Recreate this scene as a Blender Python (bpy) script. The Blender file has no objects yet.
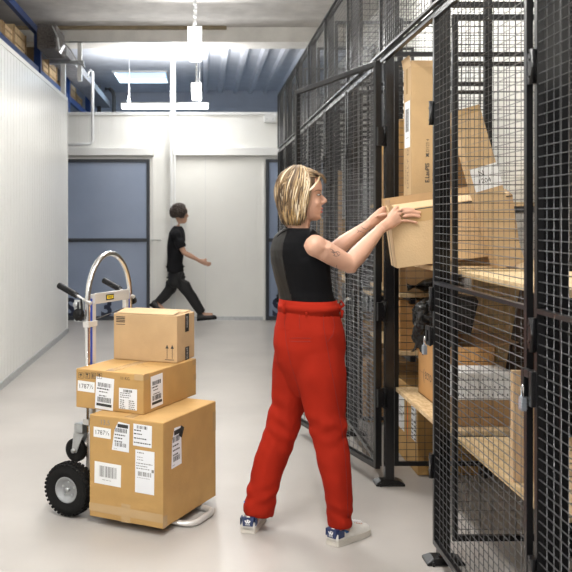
import bpy, math, random
from mathutils import Vector, Matrix, noise
from mathutils.bvhtree import BVHTree
random.seed(7)
V = Vector
SC = bpy.context.scene
COL = SC.collection
FX, CX, HY, CH = 880.0, 203.0, 218.0, 1.46
def W(px, py, Y):
    return V(((px-CX)*Y/FX, Y, CH-(py-HY)*Y/FX))

# ------------------------------------------------------------------ materials
MATS = {}
def mat(name, col, rough=.5, metal=0.0, spec=.5, var=0.0, vscale=8.0, bump=0.0, bscale=60.0,
        stretch=None, coat=0.0, emit=None, estr=0.0, col2=None, sheen=0.0, var_detail=4.0, trans=0.0, ramp=(.35,.65)):
    m = bpy.data.materials.new(name); m.use_nodes = True
    nt = m.node_tree; b = nt.nodes['Principled BSDF']
    b.inputs['Base Color'].default_value = (*col, 1); b.inputs['Roughness'].default_value = rough
    b.inputs['Metallic'].default_value = metal; b.inputs['Specular IOR Level'].default_value = spec
    b.inputs['Coat Weight'].default_value = coat; b.inputs['Sheen Weight'].default_value = sheen
    b.inputs['Transmission Weight'].default_value = trans
    tc = None
    if var or bump or col2:
        tc = nt.nodes.new('ShaderNodeTexCoord'); mp = nt.nodes.new('ShaderNodeMapping')
        nt.links.new(tc.outputs['Object'], mp.inputs['Vector'])
        if stretch: mp.inputs['Scale'].default_value = stretch
    if var or col2:
        n = nt.nodes.new('ShaderNodeTexNoise'); n.inputs['Scale'].default_value = vscale
        n.inputs['Detail'].default_value = var_detail
        nt.links.new(mp.outputs[0], n.inputs['Vector'])
        r = nt.nodes.new('ShaderNodeValToRGB')
        c2 = col2 if col2 else tuple(max(0, c*(1-var)) for c in col)
        c1 = col if col2 else tuple(min(1, c*(1+var*.6)) for c in col)
        r.color_ramp.elements[0].position = ramp[0]; r.color_ramp.elements[1].position = ramp[1]
        r.color_ramp.elements[0].color = (*c2, 1); r.color_ramp.elements[1].color = (*c1, 1)
        nt.links.new(n.outputs['Fac'], r.inputs['Fac']); nt.links.new(r.outputs['Color'], b.inputs['Base Color'])
    if bump:
        n2 = nt.nodes.new('ShaderNodeTexNoise'); n2.inputs['Scale'].default_value = bscale; n2.inputs['Detail'].default_value = 3
        nt.links.new(mp.outputs[0], n2.inputs['Vector'])
        bp = nt.nodes.new('ShaderNodeBump'); bp.inputs['Strength'].default_value = bump; bp.inputs['Distance'].default_value = .01
        nt.links.new(n2.outputs['Fac'], bp.inputs['Height']); nt.links.new(bp.outputs[0], b.inputs['Normal'])
    if emit:
        b.inputs['Emission Color'].default_value = (*emit, 1); b.inputs['Emission Strength'].default_value = estr
    MATS[name] = m; return m

mat('floor', (.45,.425,.40), .33, spec=.45, var=.09, vscale=1.3, bump=.05, bscale=300, var_detail=8)
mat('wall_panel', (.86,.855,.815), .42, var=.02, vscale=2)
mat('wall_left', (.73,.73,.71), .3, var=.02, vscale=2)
mat('white_trim', (.8,.8,.78), .35)
mat('far_wall', (.55,.59,.68), .5, var=.05, vscale=3)
mat('concrete', (.60,.58,.56), .8, var=.12, vscale=5, bump=.2, bscale=40)
mat('concrete_blue', (.66,.70,.78), .8, var=.08, vscale=6)
mat('ceiling_metal', (.70,.73,.80), .4, metal=.1, var=.06, vscale=4)
mat('beam', (.84,.82,.78), .6, var=.08, vscale=5)
mat('rust', (.30,.24,.15), .8, var=.2)
mat('galv', (.55,.57,.58), .32, metal=.85, var=.1, vscale=30)
mat('white_paint', (.82,.83,.82), .35)
mat('black_paint', (.008,.008,.009), .32, spec=.4, bump=.05, bscale=400)
mat('black_gloss', (.008,.008,.009), .24, spec=.5)
mat('wire', (.13,.13,.135), .33, metal=.65, spec=1.0)  # black wire lifted to grey, putting the light from above into its colour
mat('door_frame', (.03,.035,.045), .4)
mat('door_glass', (.27,.325,.44), .14, spec=.6, var=.08, vscale=1.2)
mat('letter', (.008,.014,.04), .5)
mat('card', (.50,.30,.105), .75, var=.07, vscale=9, bump=.12, bscale=140)
mat('card_light', (.54,.37,.20), .75, var=.06, vscale=9, bump=.12, bscale=140)
mat('card_pale', (.56,.395,.22), .75, var=.06, vscale=9, bump=.15, bscale=120)
mat('card_orange', (.55,.30,.11), .75, var=.08, vscale=9, bump=.12, bscale=140)
mat('card_brown', (.36,.21,.09), .8, var=.12, vscale=9, bump=.12, bscale=140)
mat('card_inner', (.40,.25,.12), .85, var=.08, vscale=12)
mat('tape_clear', (.52,.35,.17), .22, coat=.4)
mat('tape_black', (.02,.02,.02), .3)
mat('paper', (.82,.83,.84), .55)
mat('paper_b', (.80,.82,.86), .55)
mat('ink', (.03,.03,.03), .7)
mat('ink_grey', (.22,.22,.22), .7)
mat('ink_brown', (.16,.11,.07), .8)
mat('orange_ink', (.85,.22,.02), .6)
mat('chrome', (.72,.72,.72), .12, metal=1.0)
mat('alu', (.68,.67,.65), .38, metal=.45)
mat('blue_paint', (.01,.06,.42), .3)
mat('rubber', (.008,.008,.008), .8, spec=.25, bump=.3, bscale=120)
mat('grip', (.007,.007,.008), .5, spec=.25)
mat('hub_grey', (.33,.34,.35), .4, metal=.1)
mat('yellow', (.75,.55,.02), .4)
mat('osb', (.74,.57,.34), .6, col2=(.55,.38,.19), vscale=60, var_detail=3, stretch=(1,.35,1), bump=.15, bscale=80)
mat('osb_wall', (.84,.63,.34), .6, col2=(.62,.43,.20), vscale=55, var_detail=3, stretch=(1,1,.4), bump=.15, bscale=80)
mat('plywood', (.70,.50,.31), .5, col2=(.58,.39,.22), vscale=14, stretch=(6,6,.4))
mat('foam', (.80,.80,.80), .6)
mat('foam_hole', (.18,.18,.18), .7)
mat('bag', (.006,.006,.006), .25, bump=1.0, bscale=30)
mat('black_board', (.015,.014,.014), .45)
mat('dark_board', (.055,.032,.02), .6, var=.3, vscale=8)
mat('skin', (.62,.355,.25), .45, spec=.4, var=.07, vscale=14)
mat('skin_man', (.50,.29,.20), .5, var=.06, vscale=14)
mat('lips', (.50,.07,.08), .35)
mat('eye_white', (.75,.72,.70), .2)
mat('eye_dark', (.04,.05,.05), .2)
mat('brow', (.16,.09,.05), .7)
mat('tattoo', (.10,.075,.085), .6)
mat('trousers', (.34,.018,.007), .85, spec=.12, var=.10, vscale=5, bump=.25, bscale=500)
mat('trousers_seam', (.20,.007,.004), .75)
mat('shirt', (.006,.006,.007), .9, spec=.12, bump=.2, bscale=500)
mat('satin', (.012,.011,.010), .5, spec=.28, bump=.5, bscale=7)
mat('hair_dark', (.075,.045,.025), .45)
mat('hair_mid', (.22,.14,.07), .42)
mat('hair_blond', (.50,.355,.19), .42)
mat('hair_pale', (.78,.66,.48), .42)
mat('hair_gold', (.52,.31,.10), .42)
mat('hair_man', (.05,.035,.028), .5)
mat('sock', (.02,.16,.48), .8)
mat('shoe', (.72,.70,.66), .5, var=.05, vscale=30)
mat('shoe_sole', (.62,.58,.52), .65)
mat('navy', (.02,.035,.11), .5)
mat('tee', (.012,.012,.014), .9, spec=.2)
mat('jeans', (.012,.012,.013), .7)
mat('lamp', (1,1,1), .5, emit=(1,.99,.95), estr=5.0)
mat('skyglass', (.6,.8,1), .5, emit=(.50,.74,1.0), estr=1.3)
mat('rack_blue', (.015,.06,.24), .45)
mat('timber', (.74,.55,.32), .7, var=.2, vscale=12)
mat('timber_dark', (.48,.33,.18), .7, var=.2, vscale=12)
mat('duct', (.34,.34,.35), .5, var=.25, vscale=22)
mat('duct_dark', (.13,.12,.115), .8, var=.5, vscale=60)
mat('led_green', (.05,.4,.12), .4)
mat('cabinet', (.05,.052,.058), .4)
mat('steel_lever', (.7,.72,.7), .2, metal=.9)
mat('lock_steel', (.45,.50,.56), .3, metal=.8)

# ------------------------------------------------------------------ mesh builder
def frame_from(d):
    d = d.normalized(); up = V((0,0,1)) if abs(d.z) < .95 else V((1,0,0))
    s = d.cross(up).normalized(); return s, s.cross(d).normalized()
class MB:
    def __init__(s): s.v=[]; s.f=[]; s.m=[]; s.sm=[]
    def add(s, vs, fs, mi=0, smooth=False):
        o=len(s.v); s.v += [tuple(p) for p in vs]; s.f += [tuple(i+o for i in f) for f in fs]
        s.m += [mi]*len(fs); s.sm += [smooth]*len(fs)
    def hexa(s, p, mi=0):   # 8 corners: bottom 4, top 4
        s.add(p, [(3,2,1,0),(4,5,6,7),(0,1,5,4),(1,2,6,5),(2,3,7,6),(3,0,4,7)], mi)
    def box(s, x0,x1,y0,y1,z0,z1, mi=0):
        s.hexa([(x0,y0,z0),(x1,y0,z0),(x1,y1,z0),(x0,y1,z0),(x0,y0,z1),(x1,y0,z1),(x1,y1,z1),(x0,y1,z1)], mi)
    def obox(s, o, u, v, w, mi=0):   # origin corner and three edge vectors
        o,u,v,w=V(o),V(u),V(v),V(w)
        p=[o,o+u,o+u+v,o+v,o+w,o+u+w,o+u+v+w,o+v+w]
        if u.cross(v).dot(w)<0: p=[p[3],p[2],p[1],p[0],p[7],p[6],p[5],p[4]]
        s.hexa(p, mi)
    def tube(s, path, rad, n=8, mi=0, ab=None, up=None, caps=True, flat=False):
        path=[V(p) for p in path]
        if not hasattr(rad,'__len__'): rad=[rad]*len(path)
        vs=[]; k=len(path); prev=None
        for i,p in enumerate(path):
            d=(path[min(i+1,k-1)]-path[max(i-1,0)])
            if d.length<1e-9: d=V((0,0,1))
            d.normalize()
            if prev is None:
                if up is not None:
                    a=V(up); a=(a-d*a.dot(d)).normalized(); b=d.cross(a)
                else: a,b=frame_from(d)
            else:
                a=(prev-d*prev.dot(d)); a=a.normalized() if a.length>1e-6 else frame_from(d)[0]; b=d.cross(a)
            prev=a
            ra = rb = rad[i]
            if ab: ra,rb = ra*ab[0], rb*ab[1]
            if isinstance(rad[i],(tuple,list)): ra,rb=rad[i]
            for j in range(n):
                t=2*math.pi*(j+.5)/n
                vs.append(p+a*(ra*math.cos(t))+b*(rb*math.sin(t)))
        fs=[]
        for i in range(k-1):
            for j in range(n):
                j2=(j+1)%n; fs.append((i*n+j,i*n+j2,(i+1)*n+j2,(i+1)*n+j))
        s.add(vs, fs, mi, not flat)
        if caps:
            o=len(s.v)-len(vs)
            s.f += [tuple(o+j for j in reversed(range(n))), tuple(o+(k-1)*n+j for j in range(n))]
            s.m += [mi,mi]; s.sm += [False,False]
    def rings(s, rings, mi=0, smooth=True, caps=True):
        n=len(rings[0]); vs=[p for r in rings for p in r]; fs=[]
        for i in range(len(rings)-1):
            for j in range(n):
                j2=(j+1)%n; fs.append((i*n+j,i*n+j2,(i+1)*n+j2,(i+1)*n+j))
        s.add(vs,fs,mi,smooth)
        if caps:
            o=len(s.v)-len(vs); k=len(rings)
            s.f += [tuple(o+j for j in reversed(range(n))), tuple(o+(k-1)*n+j for j in range(n))]
            s.m += [mi,mi]; s.sm += [False,False]
    def ell(s, c, r, mi=0, n=16, k=10, M=None):
        c=V(c); rr=[]
        for i in range(k+1):
            ph=-math.pi/2+math.pi*(i/k); ph=max(min(ph,math.pi/2-.02),-math.pi/2+.02)
            ring=[]
            for j in range(n):
                t=2*math.pi*j/n
                p=V((r[0]*math.cos(ph)*math.cos(t), r[1]*math.cos(ph)*math.sin(t), r[2]*math.sin(ph)))
                if M: p=M@p
                ring.append(c+p)
            rr.append(ring)
        s.rings(rr, mi)
    def lathe(s, c, axis, prof, n=32, mi=0, smooth=True, caps=True):   # prof: (along axis, radius)
        axis=V(axis).normalized(); a,b=frame_from(axis); c=V(c)
        s.rings([[c+axis*h+a*(r*math.cos(2*math.pi*j/n))+b*(r*math.sin(2*math.pi*j/n)) for j in range(n)] for h,r in prof], mi, smooth, caps=caps)
    def mesh(s, name, mats):
        me=bpy.data.meshes.new(name); me.from_pydata(s.v,[],s.f)
        for m in (mats if isinstance(mats,(list,tuple)) else [mats]): me.materials.append(MATS[m])
        me.polygons.foreach_set('material_index', s.m); me.polygons.foreach_set('use_smooth', s.sm)
        me.update(); return me
    def build(s, name, mats, parent=None, bevel=0.0, **tags):
        o=bpy.data.objects.new(name, s.mesh(name, mats)); COL.objects.link(o)
        if parent is not None:
            o.parent=parent; o.matrix_parent_inverse=Matrix.Translation(-parent.location)
        if bevel:
            b=o.modifiers.new('bevel','BEVEL'); b.width=bevel; b.segments=2; b.limit_method='ANGLE'
        tag(o, **tags); return o
def tag(o, label=None, cat=None, group=None, kind=None):
    if label: o['label']=label
    if cat: o['category']=cat
    if group: o['group']=group
    if kind: o['kind']=kind
def empty(name, loc, label=None, cat=None, group=None):
    o=bpy.data.objects.new(name,None); o.empty_display_size=.1; COL.objects.link(o); o.location=loc
    tag(o,label,cat,group); return o
def fuse(mb, name, mats, voxel, smooth=3, parent=None):
    """Union of closed overlapping volumes into one continuous skin."""
    me=mb.mesh(name+'_src','skin'); o=bpy.data.objects.new(name+'_src',me); COL.objects.link(o)
    import time; t_0=time.time()
    r=o.modifiers.new('r','REMESH'); r.mode='VOXEL'; r.voxel_size=voxel; r.use_smooth_shade=True
    if smooth:
        q=o.modifiers.new('s','SMOOTH'); q.factor=.5; q.iterations=smooth
    dg=bpy.context.evaluated_depsgraph_get(); dg.update()
    nm=bpy.data.meshes.new_from_object(o.evaluated_get(dg)); bpy.data.objects.remove(o); print('FUSE',name,round(time.time()-t_0,1),flush=True)
    nm.name=name; nm.materials.clear()
    for m in (mats if isinstance(mats,(list,tuple)) else [mats]): nm.materials.append(MATS[m])
    nm.polygons.foreach_set('use_smooth',[True]*len(nm.polygons))
    nm.polygons.foreach_set('material_index',[0]*len(nm.polygons))
    ob=bpy.data.objects.new(name,nm); COL.objects.link(ob)
    if parent is not None:
        ob.parent=parent; ob.matrix_parent_inverse=Matrix.Translation(-parent.location)
    return ob
_txt={}
def text_tris(s, size, bold=0.0):
    key=(s,round(bold/size,3))
    if key not in _txt: _txt[key]=_text_raw(s,1.0,bold/size)
    vs,fs=_txt[key]; return [v*size for v in vs],fs
def _text_raw(s, size, bold=0.0):
    cu=bpy.data.curves.new('t','FONT'); cu.body=s; cu.size=size; cu.align_x='CENTER'; cu.align_y='CENTER'; cu.offset=bold; cu.resolution_u=3
    o=bpy.data.objects.new('t',cu); COL.objects.link(o)
    dg=bpy.context.evaluated_depsgraph_get(); dg.update()
    me=bpy.data.meshes.new_from_object(o.evaluated_get(dg))
    vs=[v.co.copy() for v in me.vertices]; fs=[tuple(p.vertices) for p in me.polygons]
    bpy.data.objects.remove(o); bpy.data.meshes.remove(me); return vs,fs
class Face:
    """A flat face with an origin (top left seen from outside), right and down directions."""
    def __init__(s,o,u,d): s.o=V(o); s.u=V(u).normalized(); s.d=V(d).normalized(); s.n=s.u.cross(-s.d).normalized()
    def P(s,a,b,h=0): return s.o+s.u*a+s.d*b+s.n*h
    def rect(s,mb,a,b,w,h,lift,mi=0,th=.0005,rot=0):
        if rot:
            c,sn=math.cos(rot),math.sin(rot); u=s.u*c+s.d*sn; d=-s.u*sn+s.d*c
            ctr=s.P(a+w/2,b+h/2,lift); mb.obox(ctr-u*w/2-d*h/2,u*w,d*h,s.n*th,mi)
        else: mb.obox(s.P(a,b,lift),s.u*w,s.d*h,s.n*th,mi)
    def text(s,mb,t,a,b,size,lift,mi=0,rot=0,bold=0.0,th=.0):
        vs,fs=text_tris(t,size,bold); c,sn=math.cos(rot),math.sin(rot)
        P=[s.P(a+(v.x*c+v.y*sn),b-(v.y*c-v.x*sn),lift) for v in vs]
        mb.add(P,fs,mi)
    def poly(s,mb,pts,lift,mi=0):
        n=len(pts); mb.add([s.P(a,b,lift) for a,b in pts],[tuple(range(n))[::-1]],mi)
def barcode(f,mb,a,b,w,h,lift,mi=0,n=18,seed=1,vert=False):
    r=random.Random(seed); x=0
    ws=[r.choice((1,1,2,3)) for _ in range(2*n)]; k=w/sum(ws)
    if vert: k=h/sum(ws)
    for i,q in enumerate(ws):
        if i%2==0:
            if vert: f.rect(mb,a,b+x,w,q*k,lift,mi,.0002)
            else: f.rect(mb,a+x,b,q*k,h,lift,mi,.0002)
        x+=q*k
def shiplabel(parent, f, a,b,w,h, kind, seed, rot=0, torn=False):
    """paper label stuck on a carton; its print is a sub-part"""
    if rot:
        c,sn=math.cos(rot),math.sin(rot)
        f=Face(f.P(a+w/2,b+h/2)-(f.u*c+f.d*sn)*(w/2)-(f.d*c-f.u*sn)*(h/2), f.u*c+f.d*sn, f.d*c-f.u*sn); a=b=0
    mb=MB()
    if torn:
        pts=[(0,h),(w,h),(w,.03*h),(w*.35,0),(w*.12,h*.30)]
        base=[f.P(a+x,b+y,.0004) for x,y in pts]; top=[f.P(a+x,b+y,.001) for x,y in pts]
        n=len(pts); mb.add(base+top,[tuple(range(n)),tuple(range(n,2*n))[::-1]]+[(i,i+n,(i+1)%n+n,(i+1)%n) for i in range(n)])
    else: f.rect(mb,a,b,w,h,.0004,0,.0006)
    lab=mb.build('paper_label','paper_b' if seed%2 else 'paper',parent)
    p=MB(); L=.0012; r=random.Random(seed)
    def lines(y0,y1,n,x0=.08,x1=.9):
        for i in range(n):
            y=y0+(y1-y0)*i/max(1,n-1); x=x0
            xe=x1-(x1-x0)*r.random()*.4
            while x<xe:
                q=min(.04+.10*r.random(),xe-x); f.rect(p,a+x*w,b+y*h,q*w,(y1-y0)*h/n*.5,L,0,.0002); x+=q+.03
    if kind=='ship':
        barcode(f,p,a+.12*w,b+.17*h,.74*w,.13*h,L,0,16,seed); lines(.34,.42,1); lines(.44,.56,2,.2,.8); 
        barcode(f,p,a+.12*w,b+.62*h,.76*w,.16*h,L,0,20,seed+3); f.rect(p,a+.08*w,b+.82*h,.84*w,.085*h,L,0,.0002)
    elif kind=='shiptop':
        f.rect(p,a+.30*w,b+.07*h,.62*w,.12*h,L,0,.0002); barcode(f,p,a+.15*w,b+.22*h,.72*w,.14*h,L,0,16,seed)
        lines(.43,.66,3,.15,.85); barcode(f,p,a+.18*w,b+.72*h,.66*w,.13*h,L,0,16,seed+2); lines(.93,.95,1,.1,.4)
    elif kind=='grid':
        barcode(f,p,a+.25*w,b+.06*h,.5*w,.12*h,L,0,12,seed); lines(.22,.42,3,.06,.7); lines(.56,.94,5,.06,.42); lines(.56,.94,5,.55,.95)
    elif kind=='code':
        barcode(f,p,a+.18*w,b+.16*h,.66*w,.5*h,L,0,22,seed); lines(.78,.82,1,.3,.8)
    elif kind=='doc':
        lines(.05,.10,1,.1,.5); lines(.16,.22,2,.1,.45); lines(.30,.42,3,.06,.95); barcode(f,p,a+.15*w,b+.5*h,.7*w,.10*h,L,0,16,seed)
        f.rect(p,a+.86*w,b+.42*h,.12*w,.07*h,L,0,.0002); lines(.64,.66,1,.1,.9)
    elif kind=='thick':
        barcode(f,p,a+.2*w,b+.06*h,.6*w,.14*h,L,0,10,seed); lines(.26,.36,1,.04,.55); lines(.42,.52,1,.04,.65); lines(.62,.72,1,.04,.95); lines(.82,.92,1,.04,.95)
    elif kind.startswith('hand:'):
        f.text(p,kind[5:],a+w*.5,b+h*.5,h*.62,L,0,rot=-.05)
    if p.v: p.build('label_print','ink_grey' if kind in('doc','code') else 'ink',lab)
    return lab
for _s,_b in (('S',.036),('3',.036),('S',.033),('DOLLY DO',0),('model 20 kg',0),('E.LauPlS',.027),('LD123 4',0),('1600 x 165 mm',0),('230 V  50 Hz',0),('N',0),('1204',0),('ECTO',.02),('(',.013),('prime',0),('Wolf',.025),('13,5',0),('11 KG',0),('1787½',0)):
    text_tris(_s,1.0,_b)

def tapes(parent,*items,mt='tape_clear'):
    for i_,(f,a,b,w,h) in enumerate(items):
        m=MB(); f.rect(m,a,b,w,h,.0004+.0005*i_,0,.0003); m.build('tape',mt,parent)

mat('wire_dark', (.02,.02,.021), .35, spec=.5)  # same wire kept dark, for partitions standing against the bright wall
mat('card_mid', (.46,.31,.155), .75, var=.06, vscale=9, bump=.12, bscale=140)
# ================================================================== WOMAN
PXM=FX
woman=empty('person',(.47,4.06,0),'woman with short blond hair, black sleeveless top and red trousers, lifting a box','person')
def rad(px,Y): return px*Y/FX
def dirv(deg): t=math.radians(deg); return V((math.cos(t),math.sin(t),0)), V((math.sin(t),-math.cos(t),0))   # forward, right
def ring(c,deg,a,b,n=36,ex=2.3,tilt=0.0,bf=None):
    """a: half width to the sides, b: half depth; superellipse"""
    F,R=dirv(deg); out=[]
    for j in range(n):
        t=2*math.pi*j/n; cs,sn=math.cos(t),math.sin(t)
        x=a*math.copysign(abs(cs)**(2/ex),cs); bb=b if (bf is None or sn<0) else bf
        y=bb*math.copysign(abs(sn)**(2/ex),sn)
        out.append(V(c)+R*x+F*y+V((0,0,tilt*y)))
    return out
def flip(rs): return rs if (rs[0][0]-rs[0][9]).cross(rs[0][18]-rs[0][9]).z*(rs[1][0].z-rs[0][0].z)>0 else [list(reversed(r)) for r in rs]
def torso_rings(extra=0.0,hip=False,lo=0,hi=99):
    T=[ # py, px centre, deg, a, b, Y
      (396,308,40,.060,.050,4.09),(384,309,40,.110,.085,4.09),(362,309.5,40,.158,.122,4.09),(345,309,40,.172,.134,4.09),(330,308.7,40,.168,.127,4.09),(315,308.5,39,.152,.112,4.09),
      (303,308,38,.136,.104,4.09),(290,305.5,36,.134,.102,4.09),(278,303,33,.144,.106,4.09),(262,300,29,.154,.112,4.09),(250,298.5,26,.150,.112,4.09),(242,298,24,.146,.100,4.09),(236,297.5,24,.145,.080,4.09),(232,297,24,.115,.062,4.09),(229,296.5,22,.075,.052,4.09)]
    return [ring(W(px,py,Y),dg,a+extra,b+extra) for i,(py,px,dg,a,b,Y) in enumerate(T) if lo<=i<=hi]
B=MB()
B.rings(flip(torso_rings(-.012,lo=1)))
# neck
B.tube([W(296.5,236,4.095),W(297,228,4.095),W(299.5,219,4.10),W(302,208,4.10),W(302,200,4.10)],[.070,.056,.052,.054,.05],16)
# head rings: (py, back px, front px, half width)
HD=[(168.5,293,308,.022),(171,287,313,.046),(175,282,317,.060),(180,279,320.3,.069),(185,277.5,321.9,.073),(190,277.5,322.0,.075),(194,278.5,320.3,.074),(198,280,320.4,.072),(202,282.5,320.9,.069),(206,286.5,320.9,.066),(209.2,291,321.0,.061),(210.6,293,320.2,.059),(212.2,295,320.6,.056),(214.2,298,319.2,.051),(216.8,301.5,320.2,.044),(219.2,305,319.0,.034),(220.7,308,316.8,.022)]
HY0=4.10
def head_ring(py,pb,pf,w,n=40):
    out=[]; c=W((pb+pf)/2-1.0,py,HY0); hf=rad(pf-(pb+pf)/2+1.0,HY0); hb=rad((pb+pf)/2-1.0-pb,HY0)
    for j in range(n):
        t=2*math.pi*j/n; cs,sn=math.cos(t),math.sin(t)
        fx=hf*cs if cs>0 else hb*cs
        sy=w*math.copysign(abs(sn)**.92,sn)
        if cs>0: sy*= (1-.10*cs)
        # cheeks: eye socket notch
        if cs>.55 and 190<py<200: 
            k=(cs-.55)/.45; e=math.exp(-((abs(sy)-.030)/.014)**2); fx-= .007*e*math.exp(-((py-194.5)/2.6)**2)
        if cs>.3 and 199<py<208: fx+= .003*math.exp(-((abs(sy)-.036)/.016)**2)
        out.append(c+V((fx,sy,0)))
    return out
B.rings([list(reversed(head_ring(*h))) for h in HD][::-1] if False else [head_ring(*h) for h in HD][::-1])
# nose, lips, chin, ears
def hp(px,py,s=0.0): p=W(px,py,HY0); p.y+=s; return p
B.tube([hp(319.6,192.5),hp(321.6,196.5),hp(324.2,199.6),hp(325.9,201.3)],[.0065,.0085,.0105,.0100],12)
B.ell(hp(325.5,201.3),(.0088,.0088,.0080),n=12,k=8)
for s in (-1,1): B.ell(hp(323.0,202.6,s*.0105),(.0095,.0072,.0068),n=12,k=8)
B.ell(hp(322.0,203.8),(.008,.012,.006),n=12,k=8)
B.ell(hp(320.6,208.3),(.0092,.021,.0062),n=14,k=8)
B.ell(hp(320.2,212.2),(.0088,.018,.0062),n=14,k=8)
B.ell(hp(318.4,217.3),(.013,.018,.012),n=14,k=8)
for s in (-1,1):
    B.ell(hp(299,197,s*.077),(.016,.008,.028),n=12,k=8)
    B.ell(hp(313.5,203.5,s*.036),(.022,.020,.024),n=14,k=8)      # cheek
# arms
def arm(S,E,Wr,r,upr):
    mids=[]
    pts=[]; rs=[]
    for t,k in ((0,1.0),(.25,1.0),(.5,.93),(.75,.86),(.93,.80)): pts.append(S.lerp(E,t)); rs.append(r[0]*k)
    pts.append(E); rs.append(r[1])
    for t,k in ((.10,1.02),(.25,1.06),(.45,.98),(.7,.80),(.88,.66),(1.0,.60)): pts.append(E.lerp(Wr,t)); rs.append(r[2]*k)
    B.tube(pts,rs,20)
    B.ell(S,(r[0]*1.02,)*3); B.ell(E,(r[1]*1.0,)*3)
SR=W(315,246,3.955); ER=W(349.5,264.5,4.02); WR_=W(381,228.5,4.095)
arm(SR,ER,WR_,(.0505,.0405,.0400),None)
B.ell(W(352.5,269,4.02),(.020,.020,.020))
B.tube([W(300,247,4.04),SR,SR.lerp(ER,.3)],[.055,.052,.05],18)
SL=W(301,241,4.23); EL=W(333,251.5,4.30); WL_=W(370,223.5,4.285)
arm(SL,EL,WL_,(.048,.039,.038),None)
# right hand (flat on the front face of the box)
def finger(pts,r0,r1):
    n=len(pts); B.tube(pts,[r0+(r1-r0)*i/(n-1) for i in range(n)],10); B.ell(pts[-1],(r1,r1,r1),n=10,k=6)
def hnd(wr,kn,up,w_wr,w_kn,t_wr,t_kn):
    """palm: lofted ellipses from wrist to knuckles; up = direction across the palm"""
    d=(kn-wr); B.tube([wr-d*.15,wr,wr+d*.3,wr+d*.65,kn,kn+d*.06],[(w_wr,t_wr),(w_wr,t_wr),(w_wr*1.15,t_wr),(w_kn,t_kn*1.1),(w_kn,t_kn),(w_kn*.8,t_kn*.7)],16,up=up)
kR=W(398,217.5,4.128)
hnd(WR_,kR,W(397,207,4.128)-W(398,228,4.128),.025,.032,.0195,.0130)
yb=4.134
finger([W(396.5,211.6,4.13),W(402,209.2,4.126),W(408,208.6,4.132),W(413.5,209.6,yb-.006)],.0092,.0070)
finger([W(398.5,214.5,4.13),W(405,211.8,4.124),W(412.5,211.4,4.130),W(420.0,212.4,yb-.005)],.0095,.0072)
finger([W(398.5,218.2,4.13),W(405,216.0,4.124),W(412.5,215.4,4.130),W(419.6,216.5,yb-.005)],.0093,.0070)
finger([W(397,222.0,4.13),W(403.5,220.6,4.126),W(410,221.0,4.132),W(416.8,222.6,yb-.005)],.0085,.0064)
finger([W(385.5,222,4.11),W(389.5,215.5,4.125),W(393.5,210.5,4.132),W(397.5,207.0,4.132)],.0115,.0085)
# left hand on the left end of the box
kL=W(383.5,212.5,4.315)
hnd(WL_,kL,W(382.5,204,4.315)-W(384.5,221,4.315),.0255,.031,.019,.0145)
for (a,b,c) in (((383,207.6),(388.2,206.3),(388.5,203.6)),((384,210.5),(389,209.6),(390.0,206.8)),((384.5,213.4),(388.8,213.2),(389.6,210.8)),((384,216.2),(387.6,216.8),(388.5,214.8))):
    finger([W(a[0],a[1],4.31),W(b[0]-.6,b[1],4.36),W(c[0]-1.4,c[1],4.41)],.0088,.0068)
finger([W(374,217.5,4.29),W(380,215.5,4.27),W(386,214.2,4.262),W(389.6,213.6,4.262)],.0110,.0080)
# legs and ankles inside the trousers
def hpx(px,py,Y): return W(px,py,Y)
RH=W(320,360,4.02); RK=W(331,445,3.99); RA=W(342,530,3.97)
LH=W(298,360,4.17); LK=W(277,442,4.16); LA=W(251,522,4.14)
for H_,K_,A_ in ((RH,RK,RA),(LH,LK,LA)):
    B.tube([H_,H_.lerp(K_,.5),K_,K_.lerp(A_,.35),K_.lerp(A_,.75),A_],[.078,.058,.044,.044,.034,.032],18)
foot_dir={'R':V((.19,.18,0)).normalized(),'L':V((.25,.97,0)).normalized()}
RG=V((RA.x,RA.y,0)); LG=V((LA.x,LA.y,0))
for A_,G_,d in ((RA,RG,foot_dir['R']),(LA,LG,foot_dir['L'])):
    B.tube([A_,V((G_.x,G_.y,.05)),G_+d*.07+V((0,0,.035)),G_+d*.14+V((0,0,.03))],[.033,.034,.034,.026],14)
body=fuse(B,'body',['skin'],.0042,4,woman)
bvh_body=BVHTree.FromPolygons([v.co.copy() for v in body.data.vertices],[tuple(p.vertices) for p in body.data.polygons])
CAM=V((0,0,CH))
def onskin(px,py,bvh,off=.0006,Y=3.0):
    d=(W(px,py,4.0)-CAM).normalized(); h=bvh.ray_cast(CAM+d*2.0,d)
    return None if h[0] is None else h[0]+h[1]*off
def drawn(name,strokes,mt,bvh,r,parent,off=.0004,sub=4):
    m=MB()
    for st in strokes:
        pts=[]
        for (a,b) in zip(st,st[1:]):
            for k in range(sub):
                t=k/sub; pts.append((a[0]+(b[0]-a[0])*t,a[1]+(b[1]-a[1])*t))
        pts.append(st[-1]); P=[onskin(x,y,bvh,off) for x,y in pts]; P=[p for p in P if p is not None]
        if len(P)>1: m.tube(P,r,5)
    return m.build(name,mt,parent) if m.v else None
def crop2(pts,x0,y0,k): return [(x0+x/k,y0+y/k) for x,y in pts]
c=lambda *p: crop2(p,320,195,5.72)
drawn('tattoo',[c((55,308),(70,312),(80,325),(95,330),(105,345)),c((62,325),(80,330),(100,322),(112,330)),c((75,345),(90,350),(105,348),(115,338)),c((70,318),(85,345)),c((95,400),(97,425),(94,445)),
   c((235,178),(245,190),(262,196),(275,192)),c((212,198),(222,205),(215,215)),c((222,205),(248,214))],'tattoo',bvh_body,.0011,body)
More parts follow.
